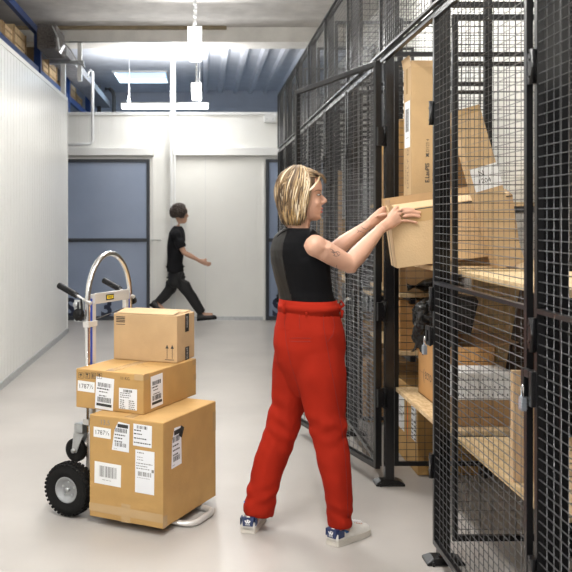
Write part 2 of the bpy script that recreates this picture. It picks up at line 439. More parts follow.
# face details
for s in (-1,1):
    m=MB(); m.ell(hp(317.9,195.0,s*.0310),(.0085,.0085,.0036),0,12,8); ey=m.build('eye','eye_white',body)
    m=MB(); m.ell(hp(318.6,195.0,s*.0315),(.0080,.0072,.0038),0,10,8); m.build('iris','eye_dark',ey)
drawn('eyelid',[[(316.3,194.9),(317.6,193.9),(319.2,193.8),(320.3,194.5)],[(316.4,195.2),(318.2,196.1),(319.8,195.9)]],'brow',bvh_body,.0011,body,.0)
drawn('eyebrow',[[(314.5,191.4),(316.6,190.3),(318.8,190.0),(321.0,191.0)]],'brow',bvh_body,.0017,body,.0)
m=MB(); m.ell(hp(320.95,208.7),(.0104,.0205,.0040),0,16,8); m.ell(hp(320.7,211.9),(.0102,.0180,.0045),0,16,8); m.build('lips','lips',body)
m=MB()
for s in (-1,1): m.ell(hp(324.0,203.9,s*.006),(.0035,.0025,.0018),0,8,6)
m.build('nostril','brow',body)

# ---- shirt
Sm=MB(); Sm.rings(flip(torso_rings(.004,lo=6,hi=14)))
Sm.tube([W(296,239,4.06),W(306,240,4.0),W(314.5,239.5,3.97)],[.050,.047,.043],20); Sm.ell(W(292,238,4.20),(.055,.05,.042))
Sm.tube([W(296,240,4.09),W(296.3,231.5,4.09),W(296.3,228,4.09)],[.09,.072,.060],20)
Sm.ell(W(312,262,4.12),(.085,.085,.085))
shirt=fuse(Sm,'sleeveless_top',['shirt','satin'],.006,3,woman)
Fc,_=dirv(27)
mod=shirt.data
NN=[v.normal.copy() for v in mod.vertices]
for v,vn in zip(mod.vertices,NN):
    n=noise.noise(V((v.co.x*14,v.co.y*14,v.co.z*7+v.co.x*12)))*.006
    if 1.09<v.co.z<1.28: v.co+=vn*n*1.2
    # blouse over the waistband
for p in mod.polygons:
    nn=p.normal; 
    c_=p.center; py_=HY+(CH-c_.z)*FX/4.0
    tab_=((228,289),(231,287.3),(240,284.2),(250,282.8),(258,283),(267,284.3),(281,287.3),(294,290.8),(306,293))
    sx_=tab_[-1][1]
    for (ya,xa),(yb_,xb) in zip(tab_,tab_[1:]):
        if ya<=py_<=yb_: sx_=xa+(xb-xa)*(py_-ya)/(yb_-ya)
    rr0=(c_.x-.44)*math.sin(math.radians(27))-(c_.y-4.09)*math.cos(math.radians(27))
    if py_>228 and c_.x<(sx_-CX)*c_.y/FX and nn.x*Fc.x+nn.y*Fc.y<.1 and rr0>-.12: p.material_index=1
# neckline and armhole hems
bvh_shirt=BVHTree.FromPolygons([v.co.copy() for v in mod.vertices],[tuple(p.vertices) for p in mod.polygons])
drawn('neck_hem',[[(277.5,236.5),(281,233),(286,230.4),(291,228.8)]],'shirt',bvh_shirt,.003,shirt,0)
drawn('panel_seam',[[(288,231.5),(283.3,244),(282.6,255),(284.2,268),(287,281),(290.5,294)]],'shirt',bvh_shirt,.0016,shirt,0)

# ---- trousers
Tm=MB()
Tm.rings(flip(torso_rings(.006,lo=0,hi=6)))
def leg(pts,n=28):
    P=[W(x,y,Y) for x,y,w,Y in pts]; R_=[(rad(w,Y),rad(w,Y)*1.0) for x,y,w,Y in pts]
    Tm.tube(P,R_,n)
leg([(314.5,328,14,4.05),(318.0,346,23.5,4.03),(321.3,375,25.0,4.02),(325.5,407,21.4,4.01),(330.6,442,18.3,3.99),(335.5,477,16,3.96),(338.6,503,13.6,3.96),(340.4,526.5,11.6,3.96)])
leg([(301,328,13,4.14),(296.5,346,21.0,4.16),(293.3,375,21.4,4.17),(287.8,407,17.2,4.17),(277.5,442,17.2,4.16),(265.8,477,16.2,4.15),(260.2,500,15,4.145),(258.4,514.5,14.4,4.14)])
tro=fuse(Tm,'trousers',['trousers','trousers_seam'],.0065,12,woman)
NN=[v.normal.copy() for v in tro.data.vertices]
for v,vn in zip(tro.data.vertices,NN):
    z=v.co.z; k=noise.noise(V((v.co.x*9,v.co.y*9,z*3+v.co.x*6)))
    fold=noise.noise(V((v.co.x*5+z*9,v.co.y*5,z*16)))
    amp=.010*max(0,min(1,(1.0-z)*2))
    kn=math.exp(-((z-.45)/.14)**2)*.007 + math.exp(-((z-.14)/.07)**2)*.006
    v.co+=vn*(k*amp+fold*(kn+.002))
    vf=noise.noise(V((v.co.x*20,v.co.y*20,z*2.2)))*.006*(1 if z<.95 else 0)*(1-.6*math.exp(-((z-.85)/.12)**2)); v.co+=vn*vf
    if v.co.x<.42 and z<.7: v.co+=vn*(.0028*math.sin((z+.9*(v.co.x-.3))*78)*math.exp(-((z-.47)/.07)**2)+.003*math.sin((z-.5*v.co.x)*95)*math.exp(-((z-.17)/.06)**2))
    if v.co.x>.42 and z<.7: v.co+=vn*(0.0018*math.sin((z-.7*(v.co.x-.6))*80)*math.exp(-((z-.50)/.07)**2)+.003*math.sin((z+.5*v.co.x)*95)*math.exp(-((z-.14)/.05)**2))
    v.co+=vn*(.002*math.sin(z*70+v.co.x*25)*math.exp(-((z-.50)/.10)**2))
bvh_t=BVHTree.FromPolygons([v.co.copy() for v in tro.data.vertices],[tuple(p.vertices) for p in tro.data.polygons])
tc_=lambda *p: crop2(p,250,280,4.767)
# waistband
wb=MB()
for (py,px,dg,a,b) in ():
    pass
def band(py0,py1,a0,b0,a1,b1,px0,px1,d0,d1,th,name,mt,parent):
    m=MB(); r0=ring(W(px0,py0,4.09),d0,a0,b0); r1=ring(W(px1,py1,4.09),d1,a1,b1); r0i=ring(W(px0,py0,4.09),d0,a0-th,b0-th); r1i=ring(W(px1,py1,4.09),d1,a1-th,b1-th)
    n=len(r0); vs=r0+r1+r1i+r0i; fs=[]
    for q in range(4):
        for j in range(n): j2=(j+1)%n; fs.append((q*n+j,q*n+j2,((q+1)%4)*n+j2,((q+1)%4)*n+j))
    m.add(vs,fs,0,True); return m.build(name,mt,parent)
wbn=band(314.5,299.5,.1560,.1165,.1430,.1125,308.5,307.8,39,38,.005,'waistband','trousers',tro)
F38,R38=dirv(38)
sash=band(310.5,303.5,.1565,.1175,.1495,.1150,308.4,308,39,38,.004,'sash','trousers',tro)
m=MB(); kp=W(337,307,4.03)
m.ell(kp,(.020,.02,.018)); m.tube([kp,kp+V((.018,-.01,.028)),kp+V((.03,-.01,.01)),kp+V((.012,-.01,-.004))],.007,8); m.tube([kp,kp+V((.022,-.01,-.018)),kp+V((.018,-.012,-.05))],[.008,.009,.006],8); m.build('bow','trousers',tro)
def on_band(px,py): return onskin(px,py,bvh_t,.003)
m=MB()
bb=BVHTree.FromPolygons([wbn.data.vertices[i].co.copy() for i in range(len(wbn.data.vertices))],[tuple(p.vertices) for p in wbn.data.polygons])
for px in (285.8,306.6):
    a_=onskin(px,300.6,bb,.010); b_=onskin(px+.6,313.8,bb,.012)
    if a_ and b_: m=MB(); m.tube([a_,a_.lerp(b_,.5)+V((-.004,-.010,0)),b_],.0062,8); m.build('belt_loop','trousers',tro)
drawn('pocket_seam',[tc_((188,278),(230,276),(290,278)),tc_((188,292),(230,294),(290,293))],'trousers_seam',bvh_t,.0014,tro)
drawn('side_pocket',[tc_((375,155),(395,175),(403,215),(395,260),(370,295)),tc_((350,165),(352,230),(368,320),(385,420)),[(331,368),(336,395),(341,425),(345,455),(347,485),(348,518)]],'trousers_seam',bvh_t,.0014,tro)
drawn('back_seam',[tc_((172,165),(165,200),(172,290),(195,400),(232,520),(240,560)),tc_((235,165),(236,235))],'trousers_seam',bvh_t,.0013,tro)

# ---- shoes and socks
def shoe(G_,d,label,side):
    r=d.cross(V((0,0,1))).normalized()     # right of the foot
    e_=MB(); sec=[(-.075,.026,.046,.030),(-.068,.034,.058,.036),(-.04,.038,.056,.040),(0,.038,.058,.042),(.04,.042,.066,.044),(.08,.047,.050,.048),(.12,.048,.038,.049),(.155,.042,.032,.043),(.178,.026,.024,.030),(.184,.010,.018,.016)]
    rr_=[]
    for s_,w_,h_,sw in sec:
        ring_=[]
        for j in range(20):
            t=2*math.pi*j/20; x=w_*math.copysign(abs(math.cos(t))**.8,math.cos(t)); z=max(0,math.sin(t)); z0=.018
            ring_.append(G_+d*s_+r*x+V((0,0,z0+ (h_*z if math.sin(t)>0 else 0))))
        rr_.append(ring_)
    e_.rings(rr_,0,True); up=e_.build('sneaker_upper','shoe',parent_shoe)
    so=MB(); rr_=[]
    for s_,w_,h_,sw in sec: 
        rr_.append([G_+d*s_+r*(sw if a>0 else -sw)+V((0,0,z)) for a,z in ((1,.001),(1,.027),(-1,.027),(-1,.001))])
    so.rings(rr_,0,False); so.build('sneaker_sole','shoe_sole',parent_shoe)
    # heel tab with three leaf mark
    t_=MB(); hb=G_-d*.079; 
    t_.hexa([hb-r*.022+V((0,0,.036)),hb+r*.022+V((0,0,.036)),hb+r*.030+d*.018+V((0,0,.036)),hb-r*.030+d*.018+V((0,0,.036)),
             hb-r*.026+d*.006+V((0,0,.074)),hb+r*.026+d*.006+V((0,0,.074)),hb+r*.032+d*.022+V((0,0,.074)),hb-r*.032+d*.022+V((0,0,.074))])
    for sd in (-1,1):
        t_.obox(G_-d*.070+r*sd*.034+V((0,0,.038)),d*.04,r*sd*.004,V((0,0,.032)))
    tab=t_.build('heel_tab','navy',up)
    f=Face(hb-d*.001-r*.022+V((0,0,.074)),r,(0,0,-1)); mk=MB()
    def leaf(cx,cy,ang):
        pts=[]
        for k in range(10):
            t=2*math.pi*k/10; x=.0035*math.cos(t); y=.0085*math.sin(t); pts.append((cx+x*math.cos(ang)-y*math.sin(ang),cy+x*math.sin(ang)+y*math.cos(ang)))
        f.poly(mk,pts,.0012,0)
    leaf(.022,.014,0); leaf(.014,.017,-.6); leaf(.030,.017,.6); 
    for k in range(3): f.rect(mk,.011,.025+k*.003,.022,.0013,.0012,0,.0003)
    mk.build('heel_mark','paper',tab)
    lm=MB()
    for k in range(5): 
        s_=.055+k*.018; z=.018+.062-k*.0055; lm.tube([G_+d*s_-r*.022+V((0,0,z)),G_+d*(s_+.006)+V((0,0,z+.006)),G_+d*s_+r*.022+V((0,0,z))],.003,6)
    lm.build('shoe_lace','paper',up)
for G_,A_,d,s_,lb in ((V((RA.x+.0,RA.y+.0,0)),RA,foot_dir['R'],'R','x'),(V((LA.x,LA.y,0)),LA,foot_dir['L'],'L','x')):
    parent_shoe=empty('sneaker',(0,0,0)); parent_shoe.parent=woman; parent_shoe.matrix_parent_inverse=Matrix.Translation(-woman.location)
    shoe(G_,d,lb,s_)
    m=MB(); m.tube([V((G_.x,G_.y,.05)),V((G_.x,G_.y,.125)).lerp(V((A_.x,A_.y,.125)),.5)],[.036,.035],18); m.build('sock','sock',woman)

# ---- hair
HC=W(297.5,189,HY0); RF,RB,RS,RZ=.104,.103,.090,.108
def hair_pt(psi,t,k=1.0,side=1):
    """psi 0 = front, pi = back; t 0 top .. 1 bottom"""
    e=math.radians(84)*(1-t/.5) if t<.5 else 0
    cx=math.cos(psi); sx=math.sin(psi); rf=RF if cx>0 else RB
    if t<.5: p=V((rf*cx*math.cos(e),side*RS*sx*math.cos(e),RZ*math.sin(e)))
    else:
        u=(t-.5)/.5; sh=1-.10*u-.30*u*u*(1 if cx<0 else .0)
        L_=.168 - (.035 if cx>.25 else 0)
        p=V((rf*cx*sh,side*RS*sx*(1+.06*math.sin(u*3)-.16*u*u),-L_*u))
    return HC+V((p.x*k,p.y*k,p.z*k if p.z>0 else p.z))
shell=MB()
for side in (-1,1):
    rr_=[]
    N=18
    for i in range(N+1):
        psi=math.radians(84+(180-84)*i/N); rr_.append([hair_pt(psi,t/14,.93,side) for t in range(15)])
    vs=[p for r_ in rr_ for p in r_]; fs=[]
    for i in range(N):
        for j in range(14):
            q_f=(i*15+j,i*15+j+1,(i+1)*15+j+1,(i+1)*15+j); fs.append(q_f if side<0 else q_f[::-1])
    inn=[p.lerp(HC+V((0,0,p.z-HC.z)),.10) for p in vs]; o_=len(vs)
    shell.add(vs+inn,fs+[tuple(reversed([a+o_ for a in f_])) for f_ in fs],0,True)
shell.ell(HC+V((.004,0,.018)),(.098,.078,.088))
hair=shell.build('hair','hair_dark',woman)
hm={n_:MB() for n_ in ('hair_dark','hair_mid','hair_blond','hair_pale','hair_gold')}
rh=random.Random(11)
def strand(pts,r,mt):
    n=len(pts); hm[mt].tube(pts,[r*(.55+.45*math.sin(math.pi*min(1,.25+.75*i/(n-1)))) if i<n-1 else r*.25 for i in range(n)],5,ab=(1,.6))
def pick(*pw):
    x=rh.random()*sum(w_ for _,w_ in pw)
    for n_,w_ in pw:
        x-=w_
        if x<=0: return n_
    return pw[-1][0]
for i in range(1250):
    side=-1 if rh.random()<.62 else 1
    psi=math.radians(80+100*rh.random()**.9); back=math.degrees(psi); n=13
    ph=rh.random()*6; am=.0022+.003*rh.random(); k=.965+.05*rh.random(); dps=rh.gauss(0,.09)
    layer='under' if rh.random()<.45 and back>92 else 'top'
    if layer=='under': t0=.30+.15*rh.random(); t1=.86+.16*rh.random(); k-=.015
    else:
        t0=.02+.25*rh.random()**2; t1=.62+.16*rh.random() if back>105 and rh.random()<.75 else .84+.16*rh.random(); k+=.03
    pts=[]
    for j in range(n):
        t=t0+(t1-t0)*j/(n-1); sw=psi-.55*(1-t)*(1 if psi>1.3 else 0)+dps*t
        p=hair_pt(max(sw,.9 if t>.4 else .3),t,k,side); p+=V((math.sin(t*9+ph),math.cos(t*7+ph)*.5,0))*am; pts.append(p)
    r_=.0023+.0016*rh.random()
    if layer=='under':
        mt=pick(('hair_dark',.62),('hair_mid',.33),('hair_blond',.05)); m1=int(n*.62)
        if back<152 and rh.random()<.7:
            strand(pts[:m1+2],r_,mt); strand(pts[m1:],r_*1.1,pick(('hair_gold',.6),('hair_blond',.4)))
        else: strand(pts,r_,mt)
    elif back>105: strand(pts,r_,pick(('hair_blond',.24),('hair_mid',.38),('hair_pale',.05),('hair_dark',.33)))
    else: strand(pts,r_,pick(('hair_pale',.13),('hair_blond',.33),('hair_mid',.32),('hair_dark',.22)))
# pale sweep from the parting over the side to the back, fringe tuft and cheek strands
def hs(pts2,Ys,r,mt,j=0):
    P=[]
    for (x,y),s in zip(pts2,Ys):
        p=W(x,y,HY0); p.y+=s; P.append(p)
    strand(P,r,mt)
for k in range(22):
    o=rh.random(); q=rh.random()
    hs([(319+2*o,176+1.5*q),(309+o,175+2.2*q),(299,176+3*q),(290,179+3*q),(282,182+3*q),(277.5,188+4*q)],[-.030-.01*o,-.055,-.075,-.080,-.070,-.048],.0038,'hair_pale' if q>.7 else 'hair_blond' if q>.4 else 'hair_mid')
for k in range(16):
    o=rh.random(); q=rh.random()
    hs([(318.5-1*o,176.5+q),(317-2*o,181+q),(312.5-2*o,187),(306-2*o,192.5),(301.5-2*o,199),(301-2*o,206+2*q),(303-3*o,213+2*q),(306-3*o,218+2*q)],[-.049,-.064,-.078,-.088,-.091,-.088,-.080,-.070],.0028,'hair_pale' if q>.3 else 'hair_blond')
for k in range(26):
    o=rh.random(); q=rh.random()
    hs([(303+8*o,171+2*q),(313+3*o,171.5+2*q),(319+3*o,174+2*q),(323+2.2*o,178+2.5*q),(324+1.6*o,181+3*q)],[-.02-.03*q,-.02-.03*q,-.015-.025*q,-.01-.02*q,-.008-.015*q],.0036,'hair_mid' if q>.5 else 'hair_dark' if q>.25 else 'hair_blond')
for k in range(60):
    o=rh.random(); q=rh.random(); s=-.075+.15*q
    hs([(318-3*o,173.5-2.5*(1-abs(s)/.075)+3*o*0),(309,168.3+8*(s/.075)**2),(298,166.6+8.5*(s/.075)**2),(288,169+8*(s/.075)**2),(281,176+6*(s/.075)**2),(277,186)],[s*.5,s*.85,s,s,s*.85,s*.7],.0040,'hair_mid' if o>.55 else 'hair_blond' if o>.28 else 'hair_dark')
for mt,mm in hm.items():
    if mm.v: mm.build('hair_strands',mt,hair)

# ================================================================== MAN WALKING BEHIND
MYY=12.15
man=empty('person',(W(180,300,MYY).x,MYY,0),'man with dark curly hair in black T-shirt and trousers walking past the back wall','person')
def w(px,py,s=0.0): p=W(px,py,MYY); p.y+=s; return p
k=MYY/FX
M_=MB()
def mr(px,py,a,b,s=0.0):   # ellipse ring, a = half depth along x, b = half width along y
    c=w(px,py,s); return [c+V((a*math.cos(2*math.pi*j/24),b*math.sin(2*math.pi*j/24),0)) for j in range(24)]
tor=[(176,279,.115,.15),(175.5,272,.12,.16),(175,262,.112,.150),(175.5,250,.115,.16),(176.5,240,.122,.18),(177,233,.112,.19),(177.5,229,.085,.16),(178,226,.055,.08)]
M_.rings([mr(px,py,a-.022,b-.026) for px,py,a,b in tor])
M_.tube([w(178,228),w(180,221),w(180.5,214)],[.058,.052,.05],14)
hd=[(223.5,180.5,185,.03),(222,178,186.6,.045),(219.5,176,187,.058),(217,174.5,187.3,.066),(214.5,173.5,187,.072),(211.5,173,187.6,.076),(209,173.5,187.2,.072),(207,175.5,185.5,.055),(206,178,183,.03)]
for_=[]
for py,pb,pf,ww in hd:
    c=w((pb+pf)/2,py); for_.append([c+V(((pf-pb)/2*k*math.cos(2*math.pi*j/24),ww*math.sin(2*math.pi*j/24),0)) for j in range(24)])
M_.rings(for_)
M_.tube([w(187,213.5),w(188.6,216.5)],[.010,.016],8); M_.ell(w(186.6,219.6),(.014,.022,.012)); M_.ell(w(180.5,215.5,-.078),(.018,.012,.03))
def marm(S,E,H,r):
    M_.tube([S,S.lerp(E,.5),E,E.lerp(H,.3),E.lerp(H,.8),H],[r,r*.92,r*.78,r*.80,r*.56,r*.52],14)
mS,mE,mW=w(176,235,-.18),w(184.5,252,-.20),w(200,260.3,-.17)
marm(mS,mE,mW,.047)
def mhand(Wp,d,dn_,L=.18):
    d=d.normalized(); dn_=(dn_-d*dn_.dot(d)).normalized(); s_=d.cross(dn_)
    M_.tube([Wp-d*.02,Wp+d*.03,Wp+d*.09],[(.027,.020),(.036,.018),(.040,.014)],12,up=dn_)
    for i in range(4):
        o=dn_*(-.028+.019*i); l=(.07,.078,.074,.06)[i]; M_.tube([Wp+d*.085+o,Wp+d*(.085+l*.5)+o+s_*.008,Wp+d*(.085+l)+o+s_*.026],[.0095,.009,.0075],8)
    M_.tube([Wp+d*.02-dn_*.028,Wp+d*.055-dn_*.05,Wp+d*.085-dn_*.058],[.012,.011,.009],8)
mhand(mW,w(206,262.5)-w(200,260.3),V((0,0,-1)))
mS2,mE2,mW2=w(177,236,.18),w(172,252,.22),w(174,266,.20)
marm(mS2,mE2,mW2,.046); mhand(mW2,w(176,272)-w(174,266),V((1,0,0)))
fH,fK,fA=w(178,276,-.09),w(189,293,-.10),w(202,312,-.08)
bH,bK,bA=w(174.5,276,.09),w(170,290,.10),w(158,303,.09)
for a,b_,c in ((fH,fK,fA),(bH,bK,bA)): M_.tube([a,a.lerp(b_,.5),b_,b_.lerp(c,.4),c],[.062,.06,.046,.044,.036],14)
for A_,d in ((fA,V((1,0,.12))),(bA,V((.75,0,-.66)))):
    d=d.normalized(); M_.tube([A_,A_+V((0,0,-.03)),A_+d*.09+V((0,0,-.045)),A_+d*.15+V((0,0,-.045))],[.035,.036,.034,.024],12)
mb_=fuse(M_,'body','skin_man',.011,3,man)
S_=MB(); S_.rings([mr(px,py,a,b) for px,py,a,b in tor[1:]]); 
for a,b_,s in ((mS,mE,1),(mS2,mE2,1)): S_.ell(a,(.082,.070,.080)); S_.tube([a+V((0,0,.02)),a.lerp(b_,.35),a.lerp(b_,.74)],[.074,.072,.068],16)
S_.tube([w(176,278),w(175.5,266)],[.127,.127],20,ab=(1,1.25))
tee=fuse(S_,'t_shirt','tee',.013,3,man)
J_=MB(); J_.rings([mr(176,287,.06,.10),mr(176,283,.11,.15),mr(176,278,.118,.16),mr(175.8,272,.115,.152)])
for a,b_,c in ((fH,fK,fA),(bH,bK,bA)): J_.tube([a+V((0,0,.05)),a.lerp(b_,.5),b_,b_.lerp(c,.5),b_.lerp(c,1.0)],[.10,.092,.078,.068,.058],16)
jn=fuse(J_,'trousers_dark','jeans',.013,3,man)
for v,vn in zip(jn.data.vertices,[q.normal.copy() for q in jn.data.vertices]): v.co+=vn*noise.noise(v.co*7)*.012
for v,vn in zip(tee.data.vertices,[q.normal.copy() for q in tee.data.vertices]): v.co+=vn*noise.noise(v.co*6)*.012
for A_,d in ((fA,V((1,0,.10))),(bA,V((.80,0,-.60)))):
    d=d.normalized(); u=V((-d.z,0,d.x)); r_=V((0,1,0)); q=MB(); rr_=[]
    base=A_-u*.085
    for s_,w_,h_ in ((-.075,.03,.06),(-.06,.038,.09),(0,.042,.09),(.06,.046,.06),(.12,.048,.045),(.17,.038,.035),(.19,.015,.02)):
        rr_.append([base+d*s_+r_*(w_*math.cos(2*math.pi*j/16))+u*(h_*max(0,math.sin(2*math.pi*j/16))) for j in range(16)])
    q.rings(rr_); sh=q.build('shoe','black_board',man)
    q=MB(); q.rings([[base+d*s_+r_*(w_ if a>0 else -w_)+u*z for a,z in ((1,-.02),(1,.008),(-1,.008),(-1,-.02))] for s_,w_ in ((-.08,.03),(-.06,.042),(.06,.048),(.12,.05),(.17,.04),(.195,.015))],0,False); q.build('shoe_sole','rubber',sh)
hh=MB(); r_=random.Random(5)
hh.ell(w(178.6,211.3),(.104,.098,.090))
for i in range(420):
    th_=math.radians(40+280*r_.random()); e_=math.radians(-35+120*r_.random())
    c=w(179.3,212)+V((.098*math.cos(th_)*math.cos(e_),.092*math.sin(th_)*math.cos(e_),.088*math.sin(e_)))
    if c.x>w(184.5,0).x and c.z<w(0,210.5).z: continue
    d=(c-w(179.3,212)).normalized(); t_=V((r_.gauss(0,1),r_.gauss(0,1),r_.gauss(0,1))); t_=(t_-d*t_.dot(d)).normalized()
    hh.tube([c,c+d*.022+t_*.012,c+d*.030+t_*.028,c+d*.012+t_*.044],[.011,.012,.010,.005],5)
hh.build('curly_hair','hair_man',man)

# ================================================================== SETTING
def struct(mb,name,mats,bevel=0.0,parent=None):
    return mb.build(name,mats,parent,bevel,kind='structure') if parent is None else mb.build(name,mats,parent,bevel)
XL, XR, YB, YF = -1.73, 2.06, 12.6, 16.4
m=MB(); m.box(-5.2,2.3,-5,17.0,-.2,0); struct(m,'floor','floor')
# left partition of ribbed panels, 2.94 m high
def ribbed_y(m,x,y0,y1,z0,z1,th,side,pitch=.25,g=.012):
    m.box(min(x,x-side*th),max(x,x-side*th),y0,y1,z0,z1)
    y=y0+.02
    k=0
    while y<y1-.05:
        w=pitch-g
        m.box(min(x,x+side*.006),max(x,x+side*.006),y,min(y+w,y1),z0+.04,z1-.0); y+=pitch
def ribbed_x(m,y,x0,x1,z0,z1,th,pitch=.25,g=.014):
    m.box(x0,x1,y,y+th,z0,z1); x=x0+.01
    while x<x1-.03:
        m.box(x,min(x+pitch-g,x1),y-.006,y,z0,z1); x+=pitch
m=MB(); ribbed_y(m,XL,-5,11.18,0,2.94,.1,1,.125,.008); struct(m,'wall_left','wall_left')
m=MB(); m.box(XL-.11,XL+.012,-5,11.19,2.94,2.985); m.box(XL-.11,XL+.012,11.18,11.2,0,2.94); struct(m,'trim_1','white_trim')
m=MB(); m.box(XL+.006,XL+.018,-5,11.19,0,.06); struct(m,'baseboard_left','galv')
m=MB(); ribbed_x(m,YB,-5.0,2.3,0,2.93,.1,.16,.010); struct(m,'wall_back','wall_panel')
m=MB(); m.box(-5.0,2.3,YB-.03,YB+.12,2.93,2.975); struct(m,'trim_2','white_trim',.004)
m=MB(); m.box(-2.1,-.70,YB-.09,YB-.008,2.35,2.46); struct(m,'trim_3','white_trim',.006)
m=MB(); m.box(-.46,1.25,YB-.09,YB-.008,2.35,2.46); struct(m,'trim_4','white_trim',.006)
m=MB(); ribbed_x(m,YF,-5.0,2.3,0,3.95,.1,.3,.012); m.box(-5,2.3,YF-.04,YF-.007,3.52,3.56); struct(m,'wall_far','far_wall')
m=MB(); ribbed_y(m,XR,-5,17,0,3.95,.1,-1,.5,.01); struct(m,'wall_right','wall_panel')
m=MB(); m.box(-5.3,-5.2,-5,17,0,3.95); struct(m,'wall_outer','far_wall')
# ceilings
m=MB(); m.box(-5.3,2.3,-5,11.3,3.9,4.05); struct(m,'ceiling','concrete')
m=MB()
sk=(-1.42,-.60,14.0,15.05)
m.box(-5.3,sk[0],11.3,17,3.8,4.0); m.box(sk[1],-.02,11.3,17,3.8,4.0); m.box(sk[0],sk[1],11.3,sk[2],3.8,4.0); m.box(sk[0],sk[1],sk[3],17,3.8,4.0)
struct(m,'ceiling_slab','concrete_blue')
m=MB()
x=-.02
while x<2.2:
    xs=[x,x+.05,x+.08,x+.22,x+.25]; m.box(x,x+.28,11.3,17,3.84,4.0)
    m.hexa([(x+.03,11.3,3.78),(x+.09,11.3,3.78),(x+.09,17,3.78),(x+.03,17,3.78),(x,11.3,3.841),(x+.12,11.3,3.841),(x+.12,17,3.841),(x,17,3.841)])
    x+=.28
struct(m,'ceiling_metal_deck','ceiling_metal')
m=MB(); m.box(sk[0],sk[1],sk[2],sk[3],3.86,3.88); 
w=struct(m,'window_1','skyglass')
m=MB()
for a in ((sk[0]-.03,sk[0],sk[2]-.03,sk[3]+.03),(sk[1],sk[1]+.03,sk[2]-.03,sk[3]+.03),(sk[0],sk[1],sk[2]-.03,sk[2]),(sk[0],sk[1],sk[3],sk[3]+.03)): m.box(*a,3.77,3.81)
m.build('window_frame','white_trim',w)
# downstand beam and flange
m=MB(); m.box(-5.2,2.3,11.25,11.6,3.72,3.9); m.box(-5.2,2.3,11.2,11.65,3.70,3.725); struct(m,'trim_5','beam')
m=MB(); m.box(-5.2,.3,11.17,11.245,3.865,3.9); struct(m,'trim_6','rust')
m=MB(); m.box(-5.2,2.3,9.3,9.55,3.80,3.9); struct(m,'trim_7','concrete')
# light double post in front of the back wall
def P2(px,Y): return (px-CX)*Y/FX
Yp=12.45
m=MB(); m.box(P2(170.5,Yp),P2(172.6,Yp),Yp-.03,Yp+.03,0,3.8); m.box(P2(173.6,Yp),P2(175.6,Yp),Yp-.03,Yp+.03,0,3.8)
for z in (.3,1.2,2.1,3.0,3.6): m.box(P2(170.5,Yp),P2(175.6,Yp),Yp-.01,Yp+.01,z,z+.04)
m.build('steel_post','white_paint',None,0,label='white double steel post standing against the back wall between the doors',cat='post')

# glazed doors in the back wall
def glazed(n,x0,x1,letters,nm):
    y=YB-.008; H=2.30; t=.045
    root=MB(); y0=YB-.055
    root.box(x0,x0+t,y0,y,0,H); root.box(x1-t,x1,y0,y,0,H); root.box(x0+t,x1-t,y0,y,H-t,H); root.box(x0+t,x1-t,y0,y,0,.06); root.box(x0+t,x1-t,y0,y,1.12,1.17)
    d=root.build(n,'door_frame',None,.003,kind='structure')
    g=MB(); g.box(x0+t,x1-t,y0+.02,y0+.03,.06,1.12); g.box(x0+t,x1-t,y0+.02,y0+.03,1.17,H-t); g.build('glass_pane','door_glass',d)
    f=Face((x0,y0+.019,H),(1,0,0),(0,0,-1)); L=MB()
    for ch,px,sz in letters:
        X=(px-CX)*12.55/FX; f.text(L,ch,X-x0,H-(CH-(308.5-HY)*12.55/FX),sz,.001,0,bold=.012)
        # stencil break and small line under each letter
    L.build('lettering','letter',d)
    return d
glazed('door_1',-2.15,P2(150,YB),[('S',69.5,.36),('3',106.5,.36)],0)
d2=glazed('door_2',P2(265.5,YB),1.95,[('S',278,.36)],0)
h=MB(); Y=YB-.06
for px in (153,158): h.tube([W(px,240,YB-.01),W(px,240,Y-.02)],.012,8)
h.tube([W(151.5,240,Y-.02),W(161,240,Y-.02)],.012,8); h.build('door_handle','white_paint',None,0,label='small white pull handle on the back wall beside the left glass door',cat='handle')
# vertical joint strips for the sliding wall panel
m=MB(); m.box(P2(152.5,YB),P2(153.4,YB),YB-.02,YB-.006,0,2.35); m.box(P2(263.4,YB),P2(264.2,YB),YB-.02,YB-.006,0,2.35); m.box(P2(205,YB),P2(205.8,YB),YB-.012,YB-.006,0,2.35)
struct(m,'trim_8','white_trim')
m=MB(); m.box(P2(154,YB),P2(263,YB),YB-.022,YB-.006,0,.05); struct(m,'baseboard_back','galv')
# junction box and conduit
m=MB(); m.box(P2(264,YB),P2(276,YB),YB-.09,YB-.01,2.82,2.925)
jb=m.build('junction_box','white_paint',None,.006,label='white cable junction box at the top of the back wall',cat='electrical box')
m=MB(); m.box(P2(266,YB),P2(267,YB),YB-.094,YB-.089,2.86,2.875); m.box(P2(272,YB),P2(273,YB),YB-.094,YB-.089,2.86,2.875); m.build('screw_cap','galv',jb)
Yc=12.45; X=P2(92.6,Yc)
m=MB(); m.tube([(X-.06,Yc,3.45),(X-.055,Yc,3.52),(X-.03,Yc,3.55),(X,Yc,3.52),(X,Yc,3.4),(X,Yc,2.56),(X-.02,Yc,2.51),(X-.06,Yc,2.50),(-2.0,Yc,2.50)],.022,10)
m.build('conduit_pipe','white_paint',None,0,label='white conduit pipe with a hooked top bending left above the left glass door',cat='pipe')
m=MB(); m.tube([W(65,42,11.15),W(172,42,11.15),W(175,50,11.9),W(176,53,12.4)],.011,8)
m.build('cable_conduit','galv',None,0,label='thin grey cable conduit running along the white ceiling beam',cat='pipe')
